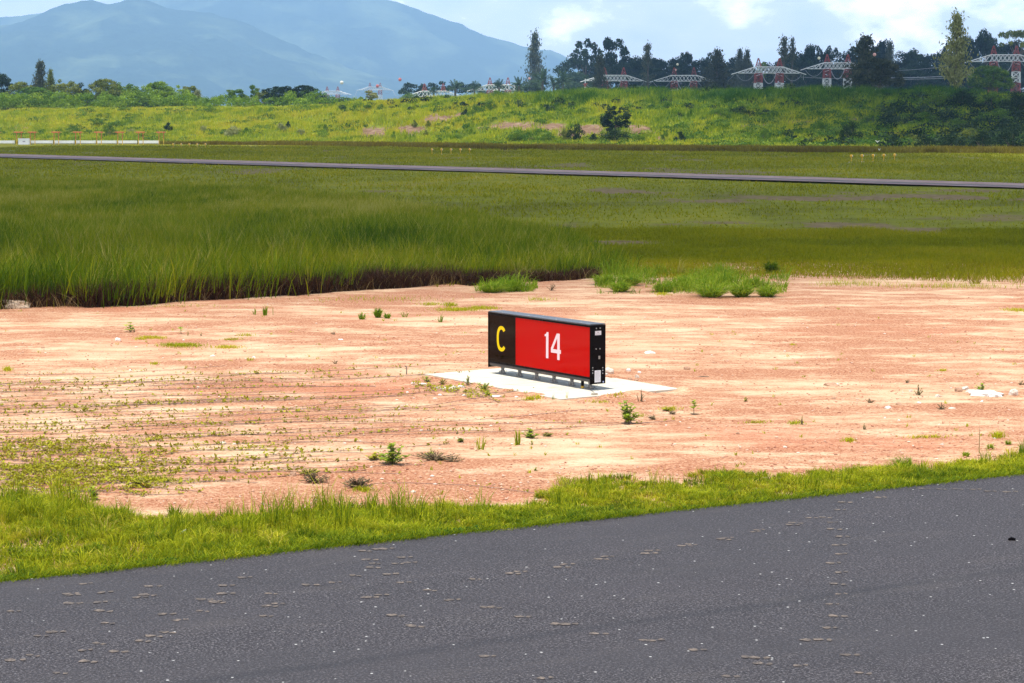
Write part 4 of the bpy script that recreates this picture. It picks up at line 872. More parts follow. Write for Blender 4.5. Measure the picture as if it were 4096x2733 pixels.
# ------------------------------------------------------------------ dusty footprints on the asphalt
FP = [(610, 2345), (590, 2380), (560, 2390), (400, 2410), (420, 2370), (345, 2335), (285, 2375), (980, 2310), (905, 2375), (905, 2343), (810, 2445), (815, 2398), (870, 2410), (860, 2405), (665, 2457), (720, 2480), (670, 2530), (615, 2545), (570, 2565), (430, 2494), (415, 2444), (470, 2607), (395, 2575), (340, 2602), (350, 2647), (130, 2622), (60, 2640), (240, 2693), (225, 2528), (165, 2545), (290, 2413), (290, 2380), (55, 2445),
      (1460, 2205), (1515, 2198), (1480, 2238), (1490, 2270), (1500, 2255), (1560, 2297), (1420, 2303), (1615, 2330), (1340, 2330), (1720, 2362), (1810, 2400), (1900, 2318), (1950, 2428), (1975, 2430), (1480, 2390), (1525, 2380), (1240, 2340), (1085, 2375), (1110, 2415), (1080, 2425), (1065, 2465), (1580, 2463), (1660, 2505), (1950, 2625), (2090, 2467), (2240, 2497), (2275, 2497), (2395, 2535), (2585, 2562), (2620, 2562), (2790, 2600), (3000, 2630), (3035, 2630), (3200, 2662), (3450, 2693), (3050, 2655), (1620, 2230), (1640, 2250), (1545, 2195), (1590, 2255),
      (3380, 2010), (3360, 2040), (3300, 2070), (3245, 2072), (3330, 2090), (3335, 2117), (3370, 2147), (3355, 2180), (3365, 2216), (3335, 2252), (3365, 2290), (3350, 2337), (3365, 2376), (3330, 2417), (3350, 2465), (3320, 2512), (3170, 2100), (3180, 2092), (3020, 2127), (3035, 2120), (2910, 2152), (2895, 2158), (2765, 2178), (2740, 2184), (2610, 2203), (2595, 2214), (2430, 2227), (2405, 2237), (2270, 2257), (2245, 2269), (2080, 2287), (2050, 2295), (3695, 1954), (3765, 1957), (3830, 1957), (3900, 1958), (3960, 1966), (4040, 1967), (3520, 1990), (3400, 2620), (3240, 2560), (3290, 2560), (2920, 2705), (2180, 2712)]
mb = MB()
for fi, (u, v) in enumerate(FP):
    p = G(u, v, .062); a = random.uniform(-.5, .5); k = random.uniform(.8, 1.2)
    for part_, (cx_, rx, ry) in enumerate(((-.03, .044, .030), (.05, .026, .024))):
        n = 9; vs = []
        for i in range(n):
            t = 2 * math.pi * i / n; rr = random.uniform(.65, 1.15); lx2, ly2 = (cx_ + rx * rr * math.cos(t)) * k, ry * rr * math.sin(t) * k * 1.3
            vs.append((p.x + lx2 * math.cos(a) - ly2 * math.sin(a), p.y + lx2 * math.sin(a) + ly2 * math.cos(a), .064 + .0006 * (fi % 5) + .0003 * part_))
        mb.add(vs, [tuple(range(n))])
m, nt, out = new_mat("dried_mud"); v = objco(nt)
finish(nt, out, ramp(nt, noise(nt, v, 22, 5, .75), [(.36, (.055, .048, .046)), (.5, (.115, .093, .078)), (.66, (.23, .18, .14))]), .95)
tag(mb.build("mud", m), kind="stuff")
# ------------------------------------------------------------------ trees, palms, bushes
def clump_leaves(cent, rad, per, size, flat=.8, asp=.6, up=.35):
    Q, T = [], []
    for c, r in zip(cent, rad):
        n = int(per * (r / np.mean(rad)) ** 1.5)
        d = rng.normal(0, 1, (n, 3)); d[:, 2] = d[:, 2] * .85 + .25; d /= np.linalg.norm(d, axis=1, keepdims=True)
        p = np.array(c) + d * np.array([r, r, r * flat]) * (rng.uniform(.35, 1.08, (n, 1)) ** .6)
        Q.append(leaf_quads(p, d + rng.normal(0, .55, (n, 3)) + np.array([0, 0, up]), rng.uniform(.6, 1.3, n) * size, asp))
        T.append(np.clip(rng.uniform(.15, .7) + rng.normal(0, .16, n), 0, 1))
    return np.concatenate(Q), np.concatenate(T)
def limbs(mb, cent, z0, r0, pick):
    for c in pick:
        c = Vector(c); b = Vector((c.x * .05, c.y * .05, z0 + (c.z - z0) * rng.uniform(.0, .35))); mid = b.lerp(c, .55) + Vector((0, 0, -.02))
        mb.tube([b, mid, c], [r0 * .55, r0 * .35, r0 * .12], 5, False)
def broad(seed, n=40, cz=.60, rx=.36, rz=.34, leaf=.028, per=85, trunk=.5, gap=.0):
    global rng; old = rng; rng = np.random.default_rng(seed)
    C, Rr = [], []
    while len(C) < n:
        d = rng.normal(0, 1, 3); d /= np.linalg.norm(d); k = rng.uniform(.35, 1) ** .5
        p = np.array([d[0] * rx * k, d[1] * rx * k, cz + d[2] * rz * k + .05 * math.sin(3 * d[0] + seed)])
        if p[2] < .18: continue
        C.append(p); Rr.append(rng.uniform(.065, .13))
    Q, T = clump_leaves(C, Rr, per, leaf)
    top = Q[:, :, 2].max(); Q = Q / top
    mb = MB(); mb.tube([(0, 0, -.06), (.006, .004, .2), (-.006, .01, trunk), (.0, .0, trunk + .2)], [.030, .022, .016, .006], 7, False)
    limbs(mb, C, trunk * .55, .016, C[::3]); tr = mb.mesh("trunk"); rng = old
    return quads_mesh("crown", Q, T), tr, 2 * (rx + .09)
def umbrella(seed):
    global rng; old = rng; rng = np.random.default_rng(seed); C, Rr = [], []
    for k in range(34):
        a = rng.uniform(0, 6.28); r = .62 * rng.uniform(0, 1) ** .5; lay = rng.choice([.90, .76], p=[.62, .38])
        C.append((r * math.cos(a), r * math.sin(a), lay + .05 * (1 - r) + rng.normal(0, .012))); Rr.append(rng.uniform(.07, .12))
    Q, T = clump_leaves(C, Rr, 70, .020, .38); Q = Q / Q[:, :, 2].max()
    mb = MB(); mb.tube([(0, 0, -.06), (.01, 0, .3), (0, .01, .55)], [.032, .026, .018], 7, False); limbs(mb, C, .5, .018, C[::2]); rng = old
    return quads_mesh("crown", Q, T), mb.mesh("trunk"), 1.4
def spire(seed, wid=.15, sparse=1.0, start=.14, leaf=.020, droop=.4):
    global rng; old = rng; rng = np.random.default_rng(seed); P_, N_ = [], []; mb = MB()
    mb.tube([(0, 0, -.05), (.004, 0, .4), (-.003, .002, .75), (0, 0, .99)], [.016, .011, .006, .002], 6, False)
    nb = int(58 * sparse)
    for k in range(nb):
        z = start + (1 - start) * rng.uniform(0, 1) ** .9; a = rng.uniform(0, 6.28)
        L = wid * min(1, 1.1 * (1 - z) ** .85 + .05) * rng.uniform(.55, 1.25) * min(1, (z - start + .10) / .2)
        e = Vector((L * math.cos(a), L * math.sin(a), z + L * .75)); mb.tube([(0, 0, z - .02), e], [.004, .0015], 4, False)
        n = int(46 * (.4 + L / wid))
        t = rng.uniform(.1, 1.1, n); sp_ = .017 + .012 * t
        c = np.array([[e.x * q, e.y * q, z - .02 + (e.z - z + .02) * q] for q in t]) + rng.normal(0, 1, (n, 3)) * sp_[:, None] * np.array([.8, .8, 1.1])
        P_.append(c); N_.append(rng.normal(0, 1, (n, 3)) * np.array([1, 1, .35]))
    c = np.concatenate(P_); nr = np.concatenate(N_); n = len(c)
    nr /= np.linalg.norm(nr, axis=1, keepdims=True); up = np.array([[0, 0, 1.0]]) + rng.normal(0, .35, (n, 3)); b = np.cross(nr, up); b /= np.linalg.norm(b, axis=1, keepdims=True); a_ = np.cross(b, nr)
    s = (rng.uniform(.6, 1.3, n) * leaf)[:, None]; Q = np.stack([c - a_ * s, c + b * s * .32, c + a_ * s, c - b * s * .32], 1)
    T = np.clip(rng.normal(.45, .2, n), 0, 1); rng = old
    return quads_mesh("crown", Q, T), mb.mesh("trunk"), 2 * wid * .95
def palm(seed):
    global rng; old = rng; rng = np.random.default_rng(seed); Q, T = [], []; mb = MB()
    mb.tube([(0, 0, -.1), (.01, 0, .3), (0, 0, .58)], [.045, .040, .050], 8, False)
    for k in range(30):
        a = k * 2.4 + rng.normal(0, .2); el = rng.uniform(-.15, 1.35); L = rng.uniform(.40, .52)
        dx, dy = math.cos(a), math.sin(a); pts = []
        for i in range(9):
            t = i / 8; r = L * t * math.cos(el) * (1 - .05 * t) + .02; z = .58 + L * t * math.sin(el) - .30 * L * t * t * (1.2 - .5 * math.sin(el)); pts.append(np.array([r * dx, r * dy, z]))
        tt_ = rng.uniform(.2, .75)
        for i in range(8):
            p, q = pts[i], pts[i + 1]
            for sgn in (-1, 1):
                for m_ in (.25, .75):
                    c = p + (q - p) * m_; ln = .085 * (1 - abs(2 * (i + m_) / 8 - .85) * .55) * rng.uniform(.8, 1.2)
                    side = np.array([-dy * sgn, dx * sgn, -.55 + rng.normal(0, .2)]) + (q - p) / np.linalg.norm(q - p) * .7
                    side = side / np.linalg.norm(side) * ln; w = (q - p) * .22
                    Q.append(np.stack([c - w, c + w, c + side + w * .3, c + side - w * .3])); T.append(min(1, max(0, tt_ + rng.normal(0, .12))))
    Q = np.array(Q); s = 1 / Q[:, :, 2].max(); rng = old; Q = Q * s
    return quads_mesh("crown", Q, np.array(T)), mb.mesh("trunk"), .95 * s
def bushy(seed, n=18, leaf=.05, per=60, rx=.5, tall=.62):
    global rng; old = rng; rng = np.random.default_rng(seed); C, Rr = [], []
    for k in range(n):
        a = rng.uniform(0, 6.28); r = rx * rng.uniform(0, 1) ** .6; z = .12 + tall * rng.uniform(0, 1) * (1 - (r / rx) ** 2 * .6)
        C.append((r * math.cos(a), r * math.sin(a), z)); Rr.append(rng.uniform(.14, .25))
    Q, T = clump_leaves(C, Rr, per, leaf); Q[:, :, 2] /= Q[:, :, 2].max(); rng = old
    mb = MB()
    for c in C[:7]: mb.tube([(0, 0, -.1), (c[0] * .5, c[1] * .5, c[2] * .6), c], [.03, .02, .006], 5, False)
    return quads_mesh("crown", Q, T), mb.mesh("stem"), 2 * (rx + .12)
SPEC = {"broad_a": broad(1), "broad_b": broad(2, 44, .57, .40, .38), "broad_c": broad(3, 24, .66, .27, .30, per=95), "broad_d": broad(4, 80, .50, .44, .46, .024, 95, .35),
      "round_d": broad(8, 100, .50, .46, .45, .024, 95, .3), "umbrella": umbrella(5), "spire": spire(6, .15, 1.5), "spire_thin": spire(7, .12, .5, .2), "cone": spire(9, .20, 1.6, .06, .024), "column": spire(10, .17, 1.9, .05, .024),
      "broad_e": broad(21, 70, .50, .42, .45, .024, 90, .3), "broad_f": broad(22, 60, .48, .47, .43, .024, 90, .25), "palm_a": palm(11), "palm_b": palm(12), "bush_a": bushy(13), "bush_b": bushy(14, 26, .04, 60, .6), "bush_c": bushy(15, 11, .06, 60, .4), "bush_d": bushy(16, 40, .03, 60, .62)}
CACHE = {}
def plant(sp, leaf, u, vtop, wpx, d, name, cat, label, group, zb=None, vbase=None, rz=None):
    cr, tr, wd = SPEC[sp]; key = (sp, leaf)
    if key not in CACHE:
        me = cr.copy(); me.name = "crown"; me.materials.clear(); me.materials.append(M[leaf]); CACHE[key] = me
    if not tr.materials: tr.materials.append(M["bark"])
    top = P(u, vtop, d); b = P(u, vbase, d).z - .1 if vbase is not None else (float(bank_z(u, d)) if zb is None else zb)
    H = max(.5, top.z - b); Wd = wpx / F * d / wd
    e = empty(name, (top.x, d, b), label, cat, group, random.uniform(0, 6.28) if rz is None else rz); e.scale = (Wd, Wd, H)
    bush = sp.startswith("bush")
    link("foliage" if bush else "crown", CACHE[key], None, e); link("stem" if bush else "trunk", tr, None, e)
    return e
def trees(rows, group, k=1.0):
    for sp, leaf, u, vt, w, d, name, cat, label in rows: plant(sp, leaf, u, vt, w * k, d, name, cat, label, group)
GL = "trees along the crest behind the antennas"
trees([("broad_e", "leaf_dark", 8, 288, 120, 600, "feathery_tree", "tree", "dark feathery tree cut by the frame at the far left of the treeline"),
 ("broad_e", "leaf_olive", 82, 322, 130, 590, "olive_tree", "tree", "olive tree between the feathery edge tree and the pointed conifer"),
 ("column", "leaf_grey", 160, 246, 66, 610, "conifer", "tree", "tall grey green column conifer, highest point of the antenna treeline"),
 ("cone", "leaf_olive", 201, 284, 50, 605, "conifer", "tree", "short olive conifer beside the tall grey green column conifer"),
 ("broad_d", "leaf_mid", 150, 345, 150, 585, "spreading_tree", "tree", "wide dark green tree directly below the tall column conifer"),
 ("broad_f", "leaf_olive", 258, 316, 115, 590, "olive_tree", "tree", "olive tree standing just to the right of the short conifer"),
 ("broad_a", "leaf_dark", 322, 328, 80, 595, "ragged_tree", "tree", "ragged dark tree with an open crown beside the gap showing blue hill"),
 ("broad_d", "leaf_olive", 412, 312, 130, 590, "domed_tree", "tree", "broad olive dome rising over the row of low banana green bushes"),
 ("broad_f", "leaf_mid", 490, 328, 120, 595, "domed_tree", "tree", "green domed tree next to the broad olive dome"),
 ("broad_e", "leaf_mid", 555, 350, 90, 590, "low_tree", "tree", "low tree filling the dip between green dome and light green trees"),
 ("broad_d", "leaf_light", 630, 322, 125, 590, "light_green_tree", "tree", "large light green tree, brightest crown of the antenna treeline"),
 ("broad_f", "leaf_light", 708, 340, 110, 592, "light_green_tree", "tree", "smaller light green tree touching the brightest crown"),
 ("broad_c", "leaf_olive", 762, 342, 70, 600, "slim_tree", "tree", "slim olive tree at the end of the light green pair"),
 ("bush_d", "leaf_light", 20, 368, 130, 570, "shrub", "shrub", "yellow green shrub below the feathery tree at the frame edge"),
 ("bush_b", "leaf_mid", 110, 385, 120, 570, "shrub", "shrub", "mid green shrub in front of the wide tree under the conifer"),
 ("bush_d", "leaf_mid", 345, 368, 170, 575, "shrub", "shrub", "deep green leafy shrub under the ragged open tree"),
 ("bush_b", "leaf_mid", 450, 380, 150, 572, "shrub", "shrub", "dark green shrub below the broad olive dome"),
 ("bush_d", "leaf_dark", 570, 388, 170, 572, "shrub", "shrub", "darkest shrub under the dip in the antenna treeline"),
 ("bush_b", "leaf_light", 690, 385, 130, 570, "shrub", "shrub", "bright shrub below the light green pair of trees"),
 ("spire", "leaf_pale", 790, 362, 44, 580, "sapling", "tree", "thin pale sapling right of the light green trees"),
 ("bush_b", "leaf_light", 850, 384, 80, 575, "shrub", "shrub", "light shrub beside the thin pale sapling"),
 ("broad_c", "leaf_mid", 945, 356, 90, 585, "small_tree", "tree", "small open tree in front of the pale gap at the hill foot"),
 ("broad_c", "leaf_mid", 1020, 338, 46, 590, "narrow_tree", "tree", "narrow upright tree alone above the low shrubs"),
 ("broad_f", "leaf_olive", 1052, 352, 60, 585, "small_tree", "tree", "small olive tree hugging the narrow upright tree"),
 ("broad_d", "leaf_dark", 1130, 342, 150, 575, "dark_tree", "tree", "wide dark tree, bigger half of the dark pair left of the pylons"),
 ("broad_d", "leaf_dark", 1222, 338, 110, 575, "dark_tree", "tree", "dark tree with a pointed top, nearest the small far pylons"),
 ("bush_d", "leaf_dark", 1290, 376, 130, 560, "shrub", "shrub", "low dark shrub hiding the feet of the first far pylon"),
 ("bush_b", "leaf_mid", 1385, 386, 120, 555, "shrub", "shrub", "green shrub on the crest between the two far pylons"),
 ("bush_b", "leaf_olive", 985, 384, 120, 575, "shrub", "shrub", "olive shrub at the foot of the narrow upright tree"),
 ("broad_c", "leaf_pale", 1488, 362, 60, 560, "small_tree", "tree", "yellowish small tree growing against the second far pylon")], GL, 1.2)
GP = "oil palms on the plateau behind the bank"
for i, (u, vt, w, lab) in enumerate(((1632, 364, 62, "smallest oil palm, just right of the second far pylon"), (1735, 346, 62, "oil palm showing between the masts of the low white crossarm"), (1822, 316, 104, "oil palm with a full crown right of the low white crossarm"),
   (1898, 322, 84, "oil palm in front of the mountain's right slope, before the long crossarm"), (1996, 314, 84, "oil palm between the two masts of the long white crossarm"), (2076, 303, 96, "oil palm right of the long white crossarm"),
   (2170, 268, 110, "dark oil palm at the foot of the tall grey casuarina"), (2250, 280, 110, "big oil palm between grey casuarina and the great dark tree"), (2215, 300, 90, "oil palm squeezed low beside the casuarina's dark palm"))):
    plant("palm_a" if i % 2 else "palm_b", "leaf_palm", u, vt, w, 860 if i < 4 else 820, "oil_palm", "palm", lab, GP, zb=13.5)
GR = "trees on the plateau behind the pylons"
trees([("spire", "leaf_grey", 2140, 138, 74, 990, "casuarina", "tree", "tall grey casuarina standing alone right of the mountain"),
 ("broad_b", "leaf_dark", 2345, 152, 176, 1010, "great_tree", "tree", "great dark tree with a wide gappy crown, tallest of the pair"),
 ("broad_c", "leaf_dark", 2466, 144, 100, 1015, "upright_tree", "tree", "upright dark tree beside the great wide tree"),
 ("spire", "leaf_drab", 2400, 228, 60, 800, "conifer", "tree", "brownish conifer in front of the great dark tree"),
 ("spire_thin", "leaf_grey", 2592, 170, 56, 830, "casuarina", "tree", "wispy sparse casuarina right of the upright dark tree"),
 ("broad_a", "leaf_dark", 2535, 236, 100, 990, "dark_tree", "tree", "dark tree in the dip before the wispy casuarina"),
 ("broad_d", "leaf_dark", 2632, 228, 130, 990, "dark_tree", "tree", "blackish round tree between the wispy casuarina and small square tree"),
 ("broad_c", "leaf_dark", 2730, 203, 52, 1000, "small_square_tree", "tree", "left half of the small square headed pair of dark trees"),
 ("broad_c", "leaf_dark", 2770, 211, 58, 1005, "small_square_tree", "tree", "right half of the small square headed pair of dark trees"),
 ("broad_a", "leaf_dark", 2842, 206, 92, 1000, "dark_tree", "tree", "dark tree behind the grey brown conifer mid row"),
 ("cone", "leaf_drab", 2868, 206, 110, 820, "conifer", "tree", "grey brown conifer right of the small square headed pair"),
 ("cone", "leaf_grey", 2960, 205, 60, 960, "conifer", "tree", "first of two pointed conifers left of the wide pylon"),
 ("cone", "leaf_grey", 2988, 207, 60, 960, "conifer", "tree", "second of two pointed conifers left of the wide pylon"),
 ("broad_a", "leaf_mid", 3062, 244, 90, 990, "low_tree", "tree", "low green tree behind the wide pylon's masts"),
 ("spire_thin", "leaf_grey", 3136, 143, 66, 830, "casuarina", "tree", "taller of the twin thin casuarinas by the wide pylon"),
 ("spire_thin", "leaf_grey", 3170, 146, 40, 830, "casuarina", "tree", "slimmer of the twin thin casuarinas by the wide pylon"),
 ("broad_d", "leaf_dark", 3243, 172, 106, 1010, "sunlit_top_tree", "tree", "dark tree with a lighter top right of the twin casuarinas"),
 ("broad_b", "leaf_dark", 3325, 180, 96, 1015, "open_tree", "tree", "open dark tree above the banded pylon"),
 ("broad_a", "leaf_dark", 3384, 215, 60, 1015, "small_tree", "tree", "small dark tree left of the huge domed tree"),
 ("broad_d", "leaf_dark", 3462, 154, 130, 1010, "huge_domed_tree", "tree", "huge dark domed tree right of the banded pylon"),
 ("broad_d", "leaf_dark", 3532, 152, 90, 1015, "domed_tree", "tree", "dark high crown joined to the huge domed tree"),
 ("cone", "leaf_drab", 3460, 152, 140, 620, "conifer", "tree", "brown green conifer standing in front of the huge domed tree"),
 ("column", "leaf_grey", 3560, 168, 52, 960, "conifer", "tree", "slim grey conifer at the right edge of the huge domed tree"),
 ("round_d", "leaf_dark", 3664, 190, 150, 1010, "rounded_tree", "tree", "low black rounded tree alone between the two tall groups"),
 ("broad_a", "leaf_dark", 3765, 236, 80, 1000, "dark_tree", "tree", "dark tree filling the gap before the pale casuarina"),
 ("broad_b", "leaf_dark", 3790, 168, 70, 1010, "open_tree", "tree", "open dark tree just behind the pale casuarina"),
 ("spire", "leaf_pale", 3828, 62, 112, 430, "pale_casuarina", "tree", "tall pale yellowish casuarina standing nearest, right of centre on the bank top"),
 ("broad_d", "leaf_dark", 3872, 134, 90, 990, "dark_tree", "tree", "dark tree between the pale casuarina and the highest black tree"),
 ("round_d", "leaf_dark", 3945, 112, 140, 990, "black_tree", "tree", "highest black tree, behind the pylon at the right edge"),
 ("umbrella", "leaf_olive", 4072, 114, 150, 830, "umbrella_tree", "tree", "flat topped umbrella tree at the right edge of the frame"),
 ("broad_d", "leaf_dark", 4050, 155, 170, 1000, "dark_tree", "tree", "grey dark tree below the flat umbrella crown"),
 ("broad_d", "leaf_dark", 3215, 238, 150, 960, "dark_tree", "tree", "low dark tree behind the banded pylon's left arm"),
 ("round_d", "leaf_dark", 3120, 262, 150, 970, "dark_tree", "tree", "low dark tree under the twin thin casuarinas"),
 ("round_d", "leaf_dark", 3360, 250, 160, 970, "dark_tree", "tree", "black low tree directly behind the banded pylon"),
 ("broad_d", "leaf_drab", 3520, 228, 170, 560, "spreading_tree", "tree", "green dark spreading tree below the huge dome, before the wires"),
 ("round_d", "leaf_dark", 3640, 262, 200, 960, "dark_tree", "tree", "black low tree under the lone rounded tree"),
 ("round_d", "leaf_dark", 3760, 285, 180, 960, "dark_tree", "tree", "black low tree under the pale casuarina"),
 ("round_d", "leaf_dark", 3890, 240, 190, 960, "dark_tree", "tree", "black low tree behind the left arm of the edge pylon"),
 ("round_d", "leaf_dark", 4020, 250, 180, 960, "dark_tree", "tree", "black low tree behind the banded legs at the right edge"),
 ("broad_d", "leaf_mid", 3965, 258, 160, 600, "leafy_tree", "tree", "leafy green tree in front of the edge pylon's left mast"),
 ("broad_b", "leaf_dark", 2440, 262, 180, 980, "dark_tree", "tree", "low dark tree under the great dark pair"),
 ("broad_d", "leaf_palm", 2300, 285, 150, 960, "dark_tree", "tree", "low bluish tree left of the crossarm under the great dark pair"),
 ("broad_d", "leaf_dark", 2600, 268, 170, 970, "dark_tree", "tree", "low black tree behind the gap of the two middle pylons"),
 ("broad_d", "leaf_dark", 2720, 268, 170, 970, "dark_tree", "tree", "low black tree behind the middle pylon with twin red peaks"),
 ("broad_d", "leaf_dark", 2850, 262, 170, 970, "dark_tree", "tree", "low dark tree at the foot of the grey brown conifer"),
 ("broad_d", "leaf_dark", 2980, 262, 160, 980, "dark_tree", "tree", "low dark tree at the foot of the two pointed conifers"),
 ("broad_a", "leaf_palm", 2120, 318, 120, 830, "low_tree", "tree", "low bluish tree left of the tall grey casuarina"),
 ("broad_a", "leaf_palm", 1690, 352, 80, 970, "low_tree", "tree", "low bluish tree between the small palms left of the crossarm"),
 ("broad_a", "leaf_palm", 1950, 342, 90, 970, "low_tree", "tree", "low bluish tree behind the long crossarm's left mast")], GR, 1.22)
GB = "bushes on the grassy bank"
def bush(rows):
    for sp, leaf, u, vb, w, h, label in rows:
        dd = HC * F / (np.interp(u, BK_U, BK_VF) - VH); dc = float(np.interp(u, BK_U, BK_DC))
        ds = np.linspace(dd + .5, dc + 6, 160); vs = VH - (bank_z(np.full(160, u), ds) - HC) * F / ds
        d = float(ds[np.argmin(np.abs(vs - vb))])
        plant(sp, leaf, u, vb - h, w, d, "bush", "bush", label, GB)
